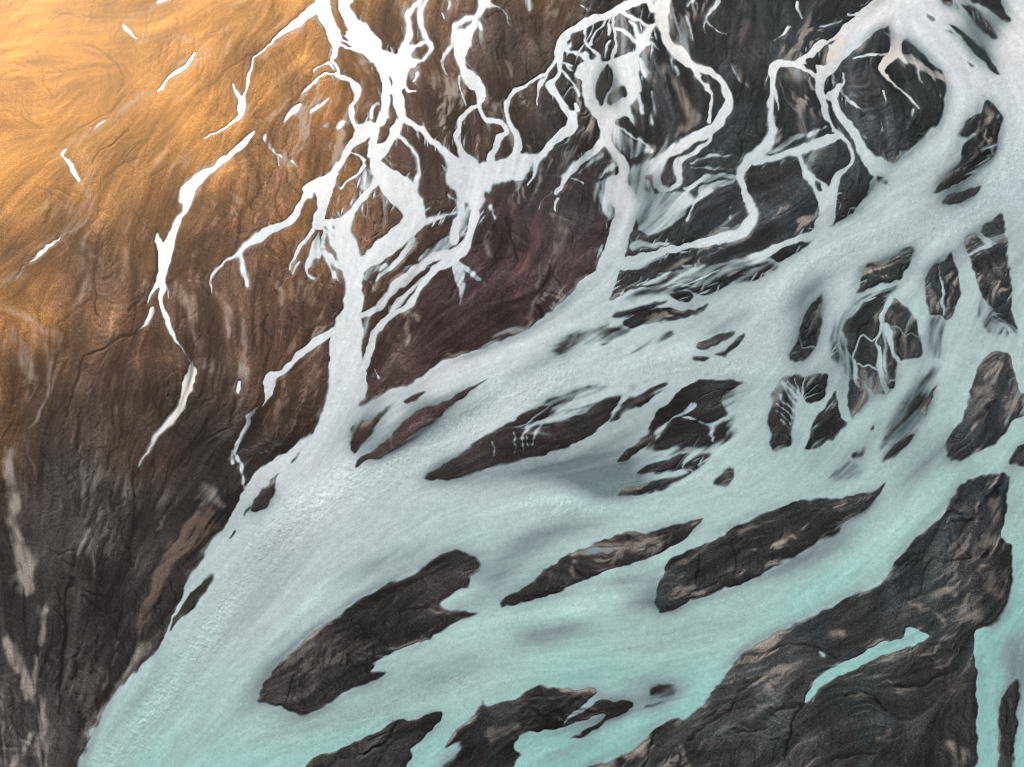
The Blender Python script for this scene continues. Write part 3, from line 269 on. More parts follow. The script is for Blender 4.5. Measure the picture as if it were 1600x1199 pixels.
# dry silt: (strength, softness, tint 0 cream / 1 tan brown / 2 plum, [(x,y,width)...])
SILT = [
(.7,5,0,[(12,705,12),(10,740,18),(18,790,18),(18,815,16),(25,850,14),(36,890,26),(40,915,28)]),(.55,4,0,[(68,945,8),(72,980,8),(66,1010,8)]),(.6,4,0,[(10,1000,14),(18,1025,16),(30,1050,16),(40,1085,14),(45,1100,6)]),(.5,4,0,[(55,1030,8),(50,1060,8),(44,1090,8)]),(.55,4,0,[(62,1095,12),(66,1130,12),(66,1199,14),(66,1280,12)]),(.6,4,0,[(50,1145,8),(35,1170,10),(15,1199,12),(0,1230,12)]),(.5,3,0,[(2,1100,4),(4,1150,8),(6,1199,6)]),
(.75,3,1,[(335,790,20),(320,815,36),(300,838,44),(275,862,34),(255,895,24),(240,925,18),(226,958,14),(216,985,6)]),(.55,6,0,[(312,780,16),(330,770,24),(345,785,10)]),(.4,4,0,[(345,765,4),(352,790,4),(348,805,3)]),
(.6,3,0,[(162,778,4),(155,795,6),(140,815,5),(128,845,6),(120,865,5)]),(.4,3,0,[(185,1005,3),(175,1040,4),(163,1080,4),(158,1110,3)]),(.35,4,0,[(226,1010,16),(215,1040,14),(190,1070,8)]),
(.6,3,1,[(37,650,6),(38,670,8),(43,700,5)]),(.5,3,0,[(75,600,5),(62,632,6),(48,665,3)]),(.4,3,0,[(42,600,6),(36,625,6)]),(.4,5,0,[(0,485,14),(45,492,8),(70,512,12),(90,532,14),(84,560,10),(74,592,8)]),(.35,5,0,[(20,512,8),(30,540,18),(42,585,18)]),(.6,2,0,[(35,490,3),(48,498,4),(54,502,1)]),
(.55,3,0,[(352,478,14),(358,500,12),(354,522,5)]),(.4,5,0,[(335,455,10),(345,475,16)]),(.45,4,0,[(275,440,8),(292,465,14),(299,490,8),(302,517,5)]),(.35,4,0,[(303,520,8),(314,540,6),(316,548,2)]),(.5,3,0,[(380,500,5),(382,530,8),(380,560,6)]),(.5,3,0,[(377,570,14),(380,595,10)]),(.5,3,0,[(295,552,8),(303,570,16)]),(.4,3,0,[(330,572,20),(350,580,12)]),
(.4,4,1,[(470,440,12),(485,465,14),(497,490,8),(480,510,6)]),(.6,3,0,[(437,442,8),(438,460,7),(437,478,3)]),(.5,3,0,[(466,405,8),(460,425,6)]),(.4,4,0,[(460,455,4),(462,462,2)]),(.45,3,1,[(450,525,8),(455,545,8)]),(.5,3,1,[(430,632,14),(432,650,10)]),(.4,3,1,[(418,650,6),(412,672,4)]),(.4,3,1,[(497,575,10),(488,600,8)]),
(.5,3,0,[(637,488,6),(641,508,8),(638,535,5)]),(.55,2,0,[(645,490,3),(655,498,3)]),(.45,3,0,[(590,445,10),(588,455,8)]),(.4,3,1,[(660,365,6),(657,385,6),(648,400,4)]),(.35,4,1,[(610,515,10),(612,530,8)]),(.35,4,1,[(598,578,10),(600,590,8)]),(.35,4,1,[(628,565,8),(632,575,8)]),(.4,4,0,[(765,370,5),(770,400,5)]),(.4,4,1,[(735,405,12),(748,418,12)]),
(.3,6,2,[(848,320,14),(838,350,16),(826,385,20),(815,420,22),(810,455,16),(818,500,12)]),(.4,3,0,[(838,395,3),(839,430,3),(836,460,4),(830,495,5),(826,515,5)]),(.35,4,0,[(870,345,10),(880,365,10)]),(.3,4,2,[(805,315,6),(800,345,6)]),
(.5,4,0,[(1040,105,14),(1052,130,14),(1065,155,16),(1080,180,18),(1070,198,14),(1058,212,6)]),(.4,4,0,[(1012,108,10),(1022,130,10)]),(.45,3,0,[(1242,165,8),(1248,190,9),(1252,205,9)]),(.3,6,0,[(1235,120,14),(1262,118,10)]),(.3,4,0,[(1155,105,4),(1165,130,5),(1180,150,3)]),(.25,8,0,[(1160,60,6),(1170,35,6)]),(.3,5,0,[(860,20,14),(885,28,10),(888,35,3)]),(.35,3,0,[(822,-4,10),(830,12,6)]),(.3,3,0,[(845,25,4),(825,40,4),(805,47,3)]),
(.7,2.5,0,[(1538,166,12),(1545,180,12),(1535,195,11),(1520,206,11)]),(.35,4,0,[(1420,520,14),(1425,545,20)]),(.3,5,0,[(1390,490,8),(1400,510,6)]),(.35,4,0,[(1527,610,12),(1540,605,16)]),(.4,3,0,[(1535,640,10),(1525,655,8),(1517,668,4)]),
(.35,4,0,[(1555,790,14),(1552,815,16),(1543,838,14),(1535,855,10)]),(.5,3,0,[(1475,925,8),(1485,930,10)]),(.45,3,0,[(1422,947,4),(1445,957,8),(1468,972,8)]),(.3,4,0,[(1295,985,6),(1318,990,10)]),(.3,5,0,[(1490,1070,10),(1510,1063,12)]),(.3,6,0,[(1480,1160,16),(1500,1180,20)]),(.3,5,0,[(1370,1155,5),(1385,1155,4),(1392,1145,4)]),(.25,6,0,[(1545,900,16),(1560,930,14)]),
(.4,3,0,[(900,855,8),(985,850,12),(1010,838,14),(1030,842,8)]),(.45,3,0,[(898,878,6),(893,898,6)]),(.4,3,0,[(980,845,4),(970,865,6),(960,880,4)]),(.35,4,0,[(1160,835,8),(1175,820,10)]),(.25,6,0,[(770,1150,20),(800,1140,14)]),(.35,4,0,[(735,1110,8),(720,1120,8)]),(.3,3,0,[(652,945,3),(690,958,4),(720,960,3)]),(.3,4,0,[(1160,1010,8),(1185,990,6)]),(.35,3,0,[(1070,1160,5),(1075,1190,5),(1065,1230,6)]),(.5,3,0,[(1065,1126,4),(1058,1134,3)]),
(.35,4,0,[(700,140,8),(690,155,10)]),(.4,3,0,[(560,95,10),(575,90,8)]),(.35,4,0,[(580,165,6),(570,175,6)]),(.5,2,0,[(618,262,6),(630,265,3)]),(.35,4,0,[(680,225,6),(688,240,4)]),(.45,3,0,[(788,95,10),(795,115,8)]),(.35,4,0,[(775,165,10),(790,160,8)]),(.35,4,0,[(850,180,8),(862,175,8)]),
(.5,4,0,[(275,0,6),(235,15,6),(205,28,8),(193,40,6)]),(.55,3,0,[(252,142,3),(215,163,5),(168,189,3),(140,205,3),(112,226,3)]),(.5,3,0,[(121,279,3),(135,300,4),(140,330,5),(128,352,4),(95,363,4)]),(.4,5,0,[(215,60,10),(250,52,10),(285,55,10),(305,68,8)]),(.35,5,0,[(250,145,6),(215,165,8),(175,188,8),(125,215,8),(105,230,6)]),(.3,5,0,[(145,300,8),(115,340,10),(90,370,10),(40,418,12),(5,445,8)]),(.4,4,0,[(130,385,5),(140,398,6),(155,405,5),(160,415,4)]),(.3,5,0,[(128,405,8),(135,440,14),(125,470,10)]),(.4,3,0,[(360,135,5),(370,150,8)]),
]
# the strong current with standing ripples
RIP = [(1,40,[(150,1240,40),(200,1170,44),(260,1090,44),(330,990,44),(400,880,50),(480,800,56),(560,745,60),(650,705,56),(760,640,56),(880,590,40),(1000,580,34),(1120,575,30),(1195,540,26),(1212,480,24),(1265,415,30),(1340,385,34),(1440,362,30),(1530,320,34),(1578,260,34),(1570,200,30)]),
(.6,16,[(420,1150,60),(520,1140,40),(640,1090,30),(720,1060,30)]),(.5,14,[(840,790,50),(960,795,20)]),(.6,8,[(1172,720,14),(1185,690,20)]),(.5,10,[(1530,90,40),(1560,140,40)]),(.5,5,[(1365,690,10),(1350,730,8)])]
# crisp gullies: (depth, [(x,y,width)...])
GUL = [(1.2,[(1525,800,4),(1500,808,5),(1470,800,4),(1450,795,2)]),(1.2,[(1530,812,4),(1505,815,5),(1480,822,3)]),(1.3,[(1550,800,4),(1560,780,4),(1555,765,3)]),(1.2,[(1532,835,4),(1530,855,5),(1545,865,5),(1520,870,4),(1490,875,3),(1465,880,2)]),(1,[(1500,850,3),(1520,865,4)]),(1,[(1540,780,3),(1553,772,3),(1562,760,3)]),(1.2,[(1560,842,4),(1575,850,3)]),
(1.4,[(1255,1095,5),(1240,1115,6),(1233,1140,5),(1230,1180,4),(1235,1199,3)]),(1.2,[(1255,1098,4),(1230,1100,5),(1205,1106,4)]),(1,[(1300,1020,3),(1320,1035,4),(1330,1038,2)]),(1,[(1200,1020,3),(1240,1005,4),(1280,1010,3)]),(1,[(1185,1058,4),(1160,1075,5),(1140,1100,5),(1115,1125,4)]),(1.1,[(1320,1090,6),(1345,1085,6),(1370,1095,7),(1390,1110,5)]),(1.1,[(1460,1060,5),(1430,1075,7),(1400,1070,5)]),(.9,[(1300,1195,4),(1330,1180,4),(1365,1175,3)]),(1,[(1200,1058,3),(1160,1065,3)]),(1,[(1200,1135,3),(1165,1138,3),(1150,1137,2)]),(1.2,[(1025,1140,5),(1017,1165,6),(1012,1199,5)]),(1.1,[(1120,1110,5),(1095,1135,8),(1080,1155,5)]),
(1.3,[(110,905,4),(102,950,6),(102,1000,7),(98,1040,6),(94,1075,5),(91,1115,3)]),(1,[(88,920,3),(100,945,4)]),(1,[(85,950,3),(100,965,4)]),(1,[(125,930,3),(145,945,4),(155,955,2)]),(1,[(128,920,3),(150,930,4),(162,932,2)]),(1,[(120,1010,3),(114,1030,4),(118,1050,3),(112,1065,3)]),(.9,[(80,1075,3),(95,1058,4)]),(.8,[(150,985,3),(147,1030,4)]),(1.1,[(95,880,3),(110,890,4),(118,865,3)]),(1,[(75,860,2),(90,870,3),(115,860,3)]),
(1.1,[(205,885,3),(210,725,4)]),(1,[(180,750,4),(178,775,3)]),(1.2,[(125,590,4),(115,625,5),(103,655,3)]),(1,[(150,735,4),(140,775,6),(133,810,4)]),(.9,[(125,730,3),(108,733,3)]),(.9,[(262,600,3),(255,620,3)]),(1.2,[(210,520,4),(170,540,4),(140,555,4),(127,570,5),(122,600,4)]),(.9,[(345,690,3),(330,700,3)]),(1.1,[(370,610,4),(360,660,4),(335,685,3),(312,693,3)]),(.9,[(245,690,3),(240,710,4),(240,730,2)]),
(1.1,[(245,360,4),(243,400,4),(237,430,4),(225,455,4),(200,485,3)]),(1,[(145,440,3),(150,460,4),(152,485,4),(157,498,2)]),(.8,[(90,505,3),(120,480,3),(145,470,2)]),(.9,[(195,150,4),(180,170,4),(130,195,4),(105,215,3),(85,228,3)]),(.8,[(130,70,3),(165,85,4),(187,105,4),(192,128,4),(182,150,3)]),(.7,[(400,85,3),(350,110,4),(325,135,3),(310,145,3)]),(.7,[(170,230,3),(190,215,4),(205,205,2)]),(.7,[(160,275,3),(190,260,4),(212,250,3)]),(.7,[(40,285,3),(60,265,3),(110,240,2)]),(.7,[(5,170,3),(30,180,4),(55,195,4),(65,202,2)]),(.8,[(85,160,4),(70,135,3),(63,115,3)]),(.8,[(260,260,4),(230,275,3)]),(.7,[(60,300,3),(80,310,4),(70,350,3)]),(.7,[(210,330,5),(230,358,3)]),
(1,[(790,345,5),(800,380,5),(810,410,4)]),(1,[(700,470,3),(715,440,4)]),(1,[(868,400,6),(855,430,6),(848,445,3)]),(1,[(420,490,4),(412,510,4),(425,530,3)]),(1,[(445,585,4),(465,570,4),(475,562,3)]),
(1,[(545,1010,3),(560,995,4),(585,990,3)]),(1.1,[(625,975,4),(630,955,4),(660,950,5),(700,958,4)]),(.8,[(590,930,3),(620,920,3),(660,905,3),(700,885,3)]),(1,[(560,1180,3),(590,1165,5),(610,1140,4)]),(1,[(590,1165,3),(605,1150,3),(620,1125,3)]),(1,[(1092,870,3),(1094,890,4),(1088,915,3)]),(1,[(965,885,3),(975,855,4),(985,838,3)]),(.9,[(1000,875,4),(1010,850,4)]),(.9,[(1410,565,3),(1405,540,4),(1410,520,4),(1400,500,3)]),(.9,[(1340,540,3),(1345,510,4),(1360,500,3)]),(1.1,[(1512,672,4),(1520,660,5),(1540,640,5),(1555,625,4),(1535,622,3)]),(.9,[(1240,540,3),(1260,535,3),(1275,520,3)]),(1,[(815,1110,5),(830,1100,7),(850,1115,6),(880,1110,5)]),(1,[(895,1100,5),(910,1085,5),(900,1080,4)])]

# ------------------------------------------------------------------ raster tools
def catmull(P, closed, n=6):
    P = np.asarray(P, float)
    if closed: Q = np.vstack([P[-1:], P, P[:2]])
    else: Q = np.vstack([2 * P[:1] - P[1:2], P, 2 * P[-1:] - P[-2:-1]])
    out = []
    t = np.arange(n)[:, None] / n
    for i in range(1, len(Q) - 2):
        a, b, c, d = Q[i - 1], Q[i], Q[i + 1], Q[i + 2]
        m1, m2 = (c - a) * .42, (d - b) * .42
        out.append((2*t**3-3*t**2+1)*b + (t**3-2*t**2+t)*m1 + (-2*t**3+3*t**2)*c + (t**3-t**2)*m2)
    if not closed: out.append(Q[-2:-1])
    return np.vstack(out)

def box(x0, x1, y0, y1):
    i0 = max(0, int((x0 + MX) / STEP)); i1 = min(NX, int((x1 + MX) / STEP) + 2)
    j0 = max(0, int((y0 + MY) / STEP)); j1 = min(NY, int((y1 + MY) / STEP) + 2)
    return i0, i1, j0, j1

def stroke_mask(pts, soft, arr_fn, n=5):
    pts = [tuple(map(float, p)) for p in pts]
    for _ in range(2):                        # channels that come from beyond the top of the map
        if pts[0][1] < -3 and pts[0][2] >= 6 and pts[0][1] > -260:
            (x, y, w_), (x2, y2, _w) = pts[0], pts[1]
            pts.insert(0, (x + max(-90, min(90, (x - x2) * 3)), y - 300, w_))
        pts.reverse()
    C = catmull(pts, False, n)
    x0, y0 = C[:, :2].min(0); x1, y1 = C[:, :2].max(0); pad = C[:, 2].max() / 2 + soft * 1.5 + 3
    i0, i1, j0, j1 = box(x0 - pad, x1 + pad, y0 - pad, y1 + pad)
    if i1 <= i0 or j1 <= j0: return None
    M = np.full((j1 - j0, i1 - i0), -1e3)
    for a, b in zip(C[:-1], C[1:]):
        p = max(a[2], b[2], 0) / 2 + soft * 1.5 + 2
        k0, k1, l0, l1 = box(min(a[0], b[0]) - p, max(a[0], b[0]) + p, min(a[1], b[1]) - p, max(a[1], b[1]) + p)
        k0, k1, l0, l1 = max(k0, i0), min(k1, i1), max(l0, j0), min(l1, j1)
        if k1 <= k0 or l1 <= l0: continue
        X, Y = U[l0:l1, k0:k1], V[l0:l1, k0:k1]
        dx, dy = b[0] - a[0], b[1] - a[1]; L2 = dx * dx + dy * dy + 1e-9
        t = np.clip(((X - a[0]) * dx + (Y - a[1]) * dy) / L2, 0, 1)
        d = np.hypot(X - a[0] - t * dx, Y - a[1] - t * dy)
        r = np.maximum(a[2] + (b[2] - a[2]) * t, .6) / 2
        s = M[l0 - j0:l1 - j0, k0 - i0:k1 - i0]
        np.maximum(s, r - d, out=s)
    return (slice(j0, j1), slice(i0, i1)), sstep(-soft * .75, soft * .75, M)

def sstep(a, b, x):
    t = np.clip((x - a) / (b - a), 0, 1)
    return t * t * (3 - 2 * t)

def gk(s):
    r = int(3 * s) + 1
    k = np.exp(-.5 * (np.arange(-r, r + 1) / max(s, .01)) ** 2)
    return k / k.sum()

def blur(A, s):
    if s < .3: return A
    if s > 12:
        f = max(2, int(s / 5)); ny, nx = A.shape
        py, px = (-ny) % f, (-nx) % f
        B = np.pad(A, ((0, py), (0, px)), 'edge').reshape((ny + py) // f, f, (nx + px) // f, f).mean((1, 3))
        B = blur(B, s / f)
        return resize(B, ny, nx, f)
    k = gk(s); r = len(k) // 2
    B = np.pad(A, ((r, r), (0, 0)), 'edge'); C = np.zeros_like(A)
    for i, w in enumerate(k): C += w * B[i:i + A.shape[0]]
    B = np.pad(C, ((0, 0), (r, r)), 'edge'); D = np.zeros_like(A)
    for i, w in enumerate(k): D += w * B[:, i:i + A.shape[1]]
    return D

def samp(A, x, y):
    x = np.clip(x, 0, A.shape[1] - 1.001); y = np.clip(y, 0, A.shape[0] - 1.001)
    i = x.astype(np.int32); j = y.astype(np.int32); fx = x - i; fy = y - j
    return (A[j, i] * (1 - fx) + A[j, i + 1] * fx) * (1 - fy) + (A[j + 1, i] * (1 - fx) + A[j + 1, i + 1] * fx) * fy

def resize(B, ny, nx, f):
    x = (np.arange(nx) + .5) / f - .5; y = (np.arange(ny) + .5) / f - .5
    X, Y = np.meshgrid(x, y)
    return samp(B, X, Y)

def poly_mask(pts, soft, dense=True):
    C = catmull(pts, True, 6)[:, :2] if dense else np.asarray(pts, float)
    pad = soft * 2 + 4
    x0, y0 = C.min(0); x1, y1 = C.max(0)
    i0, i1, j0, j1 = box(x0 - pad, x1 + pad, y0 - pad, y1 + pad)
    M = np.zeros((j1 - j0, i1 - i0))
    A = C; B = np.roll(C, -1, 0)
    ss = 3
    for j in range(j0, j1):
        for q in range(ss):
            y = GV[j] + ((q + .5) / ss - .5) * STEP
            m = (A[:, 1] <= y) != (B[:, 1] <= y)
            if not m.any(): continue
            a, b = A[m], B[m]
            xs = np.sort(a[:, 0] + (y - a[:, 1]) / (b[:, 1] - a[:, 1]) * (b[:, 0] - a[:, 0]))
            g = (GU[i0:i1])
            for xa, xb in zip(xs[0::2], xs[1::2]):
                M[j - j0] += np.clip((np.minimum(g + STEP/2, xb) - np.maximum(g - STEP/2, xa)) / STEP, 0, 1) / ss
    return (slice(j0, j1), slice(i0, i1)), blur(M, soft / STEP * .5)

def noise(scale, seed, shape=None):
    r = np.random.default_rng(seed); shape = shape or (NY, NX)
    s = scale / STEP
    if s > 6:
        f = int(s / 3); sh = (shape[0] // f + 3, shape[1] // f + 3)
        N = blur(r.standard_normal((sh[0] + 16, sh[1] + 16)), s / f)[8:-8, 8:-8]
        N = resize(N, shape[0], shape[1], f)
    else: N = blur(r.standard_normal(shape), s)
    return (N - N.mean()) / N.std()

# ------------------------------------------------------------------ water cover
W = np.zeros((NY, NX))
def put_water(sl, m, op): W[sl] = np.maximum(W[sl], m * op)
def put_land(sl, m, st): W[sl] = np.minimum(W[sl], 1 - m * st)
put_water(*poly_mask(BIG, 2.0), 1)
SHO = np.ones((NY, NX))
for st, soft, pts in SHOAL:
    st = min(st * 1.4, .95)
    q = stroke_mask(pts, soft * 2.2, None)
    if q: SHO[q[0]] *= 1 - q[1] * st
bars = []
for st, soft, pts in FILM:
    sl, m = poly_mask(pts, soft * 1.8)
    if soft >= 8: SHO[sl] *= 1 - m * min(1, st * 1.15)
    else: W[sl] *= 1 - m * st
for st, soft, pts, lab in ISL:
    sl, m = poly_mask(pts, soft); put_land(sl, m, st)
    if lab: bars.append((pts, lab))
for op, soft, pts in WP: put_water(*poly_mask(pts, soft), op)
for op, soft, pts in WS:
    q = stroke_mask([(x, y, w * (.9 if w < 45 else 1)) for x, y, w in pts], soft * .75, None)
    if q: put_water(q[0], q[1], op)
for st, soft, pts in LS: put_land(*poly_mask(pts, soft), st)

# ------------------------------------------------------------------ flow directions -> streaks
cc = np.zeros((NY, NX)); ss_ = np.zeros((NY, NX))
def splat(pts, closed, wt=1.0):
    C = catmull(pts, closed, 6)[:, :2]
    if closed: C = np.vstack([C, C[:1]])
    d = C[1:] - C[:-1]; L = np.hypot(d[:, 0], d[:, 1]) + 1e-6; th = np.arctan2(d[:, 1], d[:, 0]) * 2
    n = np.maximum(1, (L / 3).astype(int))
    for k in range(len(d)):
        for t in np.arange(n[k]) / n[k]:
            p = C[k] + d[k] * t; i = int((p[0] + MX) / STEP); j = int((p[1] + MY) / STEP)
            if 0 <= i < NX and 0 <= j < NY: cc[j, i] += wt * math.cos(th[k]); ss_[j, i] += wt * math.sin(th[k])
for s in WS: splat([(p[0], p[1]) for p in s[2]], False, .6 + .05 * max(p[2] for p in s[2]))
for s in ISL: splat(s[2], True, .6)
splat(BIG, True)
for s in RIP: splat([(p[0], p[1]) for p in s[2]], False, 5)
for s in SILT: splat([(p[0], p[1]) for p in s[3]], False, .8)
for s in GUL: splat([(p[0], p[1]) for p in s[1]], False, 1)
splat([(690,600),(820,545),(900,520)], False, 3); splat([(560,900),(700,830),(860,790),(1000,790)], False, 5); splat([(600,1090),(760,1020),(1000,1000),(1200,940),(1400,800),(1480,700)], False, 6)
dirx = np.zeros((NY, NX)); diry = np.zeros((NY, NX))
for s in (5, 14, 40, 110):
    a, b = blur(cc, s / STEP), blur(ss_, s / STEP)
    dirx += a * s ** 1.15; diry += b * s ** 1.15
# background drift of the plain: down and slightly to the left, wandering
drift = math.radians(112) + .45 * noise(90, 5) + .25 * noise(35, 6)
e = 2e-3
dirx += e * np.cos(2 * drift); diry += e * np.sin(2 * drift)
ang = np.arctan2(diry, dirx) / 2 + (.16 * noise(28, 7) + .10 * noise(12, 8)) * (1 - blur(W, 2) * .6)
CX, CY = np.cos(ang), np.sin(ang)

def lic(N, steps, f=1, dx=None, dy=None, raw=False):
    dx = CX if dx is None else dx; dy = CY if dy is None else dy
    if f > 1:
        dx = dx[::f, ::f]; dy = dy[::f, ::f]
    ny, nx = dx.shape
    X0, Y0 = np.meshgrid(np.arange(nx, dtype=float), np.arange(ny, dtype=float))
    acc = N.copy(); wsum = 1.0
    for sgn in (1, -1):
        X, Y = X0.copy(), Y0.copy(); px, py = dx * sgn, dy * sgn
        for k in range(steps):
            ix = np.clip(np.rint(X), 0, nx - 1).astype(np.int32); iy = np.clip(np.rint(Y), 0, ny - 1).astype(np.int32)
            vx, vy = dx[iy, ix], dy[iy, ix]
            fl = np.where(vx * px + vy * py < 0, -1.0, 1.0); vx = vx * fl; vy = vy * fl
            X += vx; Y += vy; px, py = vx, vy
            w = 1 - k / (steps + 1)
            acc += w * samp(N, X, Y)
            if sgn > 0: wsum += 2 * w
    if raw: return acc / wsum
    acc -= acc.mean(); return acc / acc.std()
sh2 = CX[::2, ::2].shape; sh4 = CX[::4, ::4].shape
def up(A, f):
    X, Y = np.meshgrid(np.arange(NX) / f, np.arange(NY) / f); return samp(A, X, Y)
S1 = lic(noise(1.6, 21), 16)
S2 = up(lic(noise(2.0, 22, sh2), 24, 2), 2)
S3 = up(lic(noise(2.4, 23, sh4), 28, 4), 4)
S4 = up(lic(noise(5.0, 24, sh4), 24, 4), 4)
T1 = lic(noise(1.0, 25), 3, 1, -CY, CX)

# wisps, ragged margins
wa, wb = noise(20, 35) * 1.5 + noise(9, 31) * 1.4 + noise(3.5, 33) * .8, noise(20, 36) * 1.5 + noise(9, 32) * 1.4 + noise(3.5, 34) * .8
XI, YI = np.meshgrid(np.arange(NX, dtype=float), np.arange(NY, dtype=float))
W = samp(W, XI + wa / STEP, YI + wb / STEP)
Wn = W + (.26 * S2 + .22 * S1 + .14 * S3) * 3.2 * W * (1 - W) * (.55 + .45 * sstep(0, .15, blur(np.minimum(W, 1 - W), 2)))
W = np.clip(Wn, 0, 1)
# feathered rims where the water thins out over flat sand; crisp where it cuts a bank
feather = sstep(-.5, .8, noise(38, 37)) * (1 - .3 * sstep(.5, .9, blur(W, 14)))
Wf = blur(W, 1.7)
Wf = np.clip(Wf + .55 * (S2 * .6 + S1 * .5) * Wf * (1 - Wf) * 2.2, 0, 1)
W = W + (np.maximum(W * .93, Wf) - W) * feather
# stray wet films on the sand next to channels
near = blur(W, 12)
film = sstep(1.5, 2.8, S2 + .5 * S1) * sstep(.04, .30, near) * .55
film *= sstep(500, 750, U + .5 * V) * (1 - sstep(860, 960, V)) * .8
W = np.maximum(W, film)
# hair-thin threads weaving between the channels
def zone_(cx, cy, rx, ry): return np.exp(-((U - cx) / rx) ** 2 - ((V - cy) / ry) ** 2)
tz = np.clip(.5 * zone_(560, 330, 150, 150) + .8 * zone_(920, 120, 100, 110) + zone_(1080, 440, 170, 70) + 1.2 * zone_(1330, 580, 110, 110) + zone_(1070, 690, 130, 70) + .5 * zone_(1290, 200, 120, 100) + .6 * zone_(840, 660, 80, 40), 0, 1)
q1 = noise(24, 101) + .9 * S3 + .2 * S2; g1 = np.hypot(*np.gradient(q1)) + .015
th = np.exp(-(q1 / (.9 * g1)) ** 2) * sstep(0, .9, noise(34, 103) + .5 * S3)
tw = np.clip(tz + sstep(360, 480, U) * (1 - sstep(430, 560, V)) * .8, 0, 1.2)
comb = np.zeros((NY, NX))
for k, da in enumerate((.6, -.55, .15)):
    n_ = lic(noise(1.0, 105 + k), 9 + 4 * (k == 2), 1, np.cos(ang + da), np.sin(ang + da))
    comb = np.maximum(comb, (.55 if k < 2 else .8) * sstep(1.0, 2.3, n_) * sstep(-.1, 1, noise(26, 110 + k)))
comb *= sstep(.06, .25, blur(W, 5.5))
W = np.maximum(W, np.clip(th * tz * .85 + comb * (.12 + .8 * tw), 0, .9) * sstep(.0, .12, blur(W, 16)))
W = np.where(W < .03, 0, W)
LAND = 1 - W

# ------------------------------------------------------------------ relief
b = np.clip((blur(LAND, 2.0) - .4) / .6, 0, 1)
b2 = np.clip((blur(LAND, 9.0) - .4) / .6, 0, 1)
gul = np.zeros((NY, NX))
for dp, pts in GUL:
    q = stroke_mask([(x, y, w * .7) for x, y, w in pts], 2.6, None)
    if q: gul[q[0]] = np.maximum(gul[q[0]], dp * q[1])
gul = samp(gul, XI + wa * 1.2 / STEP, YI + wb * 1.2 / STEP)
# worn-in old channels: ridged streaks
ridg = 1 - np.abs(S3 * .6 + S2 * .35 + noise(14, 41) * .35)
rough = sstep(-.6, 1.2, noise(70, 43) + .4 * noise(25, 44))
amp = (1 - .82 * (1 - sstep(150, 650, U * .9 + V))) * (.35 + .65 * sstep(-.8, 1.3, noise(60, 45)) + .35 * (1 - sstep(350, 800, U)))
amp2 = .55 + .45 * sstep(300, 800, U * .9 + V)
relief = .42 * S2 * (.5 + rough) + .16 * S1 * (.6 + rough) + .55 * S3 + .5 * S4 + .55 * ridg * rough + .05 * RNG.standard_normal((NY, NX))
# drainage: rain and falling water cut branching rills down the plain and off the bars
H = (1199 - V) * .045 + .010 * U + 3.0 * blur(LAND, 24) + 1.6 * blur(LAND, 10) + .5 * noise(40, 81) + .17 * noise(11, 82) + .07 * noise(4, 83) + .035 * noise(1.4, 84) + .10 * S3 + .06 * S2
best = np.full((NY, NX), 1e-9); tgt = np.arange(NY * NX).reshape(NY, NX).copy()
Hp = np.pad(H, 1, constant_values=1e9)
idn = np.pad(np.arange(NY * NX).reshape(NY, NX), 1)
for dj in (-1, 0, 1):
    for di in (-1, 0, 1):
        if di == 0 and dj == 0: continue
        drop_ = (H - Hp[1 + dj:1 + dj + NY, 1 + di:1 + di + NX]) / math.hypot(di, dj)
        m = drop_ > best; best[m] = drop_[m]; tgt[m] = idn[1 + dj:1 + dj + NY, 1 + di:1 + di + NX][m]
order = np.argsort(-H, axis=None).tolist(); tl = tgt.ravel().tolist(); dry = (LAND.ravel() > .5).tolist()
acc = [1.0] * (NY * NX)
for q in order:
    t = tl[q]
    if t != q and dry[q]: acc[t] += acc[q]
acc = np.array(acc).reshape(NY, NX)
rill = np.clip((np.log(acc) - 3.6) / 3.4, 0, 1) * (W < .03)
rill = np.clip(blur(rill, .8) * 2.0, 0, 1)
rgate = sstep(-.5, 1.1, noise(48, 85) + .35 * S4)
rill *= .25 + .75 * rgate
# wrinkled patches: short oblique ridges in bundles
a2 = ang + 1.0 * noise(46, 91) + .45 * noise(17, 92)
T2 = lic(noise(1.7, 93), 11, 1, np.cos(a2), np.sin(a2))
T3 = lic(noise(1.2, 94), 7, 1, np.cos(a2 + .5), np.sin(a2 + .5))
a3 = ang + .65 * noise(60, 96) + .35 * noise(20, 97)
T4 = lic(noise(1.0, 98), 20, 1, np.cos(a3), np.sin(a3))
hgate = .25 + .75 * sstep(-.4, 1.0, noise(42, 99) + .3 * S4)
hair = sstep(1.5, 2.7, -T4) * hgate; pale_hair = sstep(1.6, 2.8, T4) * hgate  # thin dark furrows and thin pale ridge lines
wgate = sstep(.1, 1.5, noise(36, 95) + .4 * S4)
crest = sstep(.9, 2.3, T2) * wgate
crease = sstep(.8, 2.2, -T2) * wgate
big = sstep(.25, .7, blur(W, 22))
Z = np.where(W > .028, -.03 - .05 * W - 1.0 * W ** 3, .02 + .05 * b + (.08 + .30 * big) * b2 + .25 * relief * b2 * amp - .75 * gul * b - .6 * rill * b2 + .10 * (T2 * wgate + .35 * T3 * rgate) * b2 * amp2 - .16 * crease * b2 - .16 * hair * b2 + .08 * pale_hair * b2)
Z = np.where((W <= .028) & (Z < .015), .015, Z)

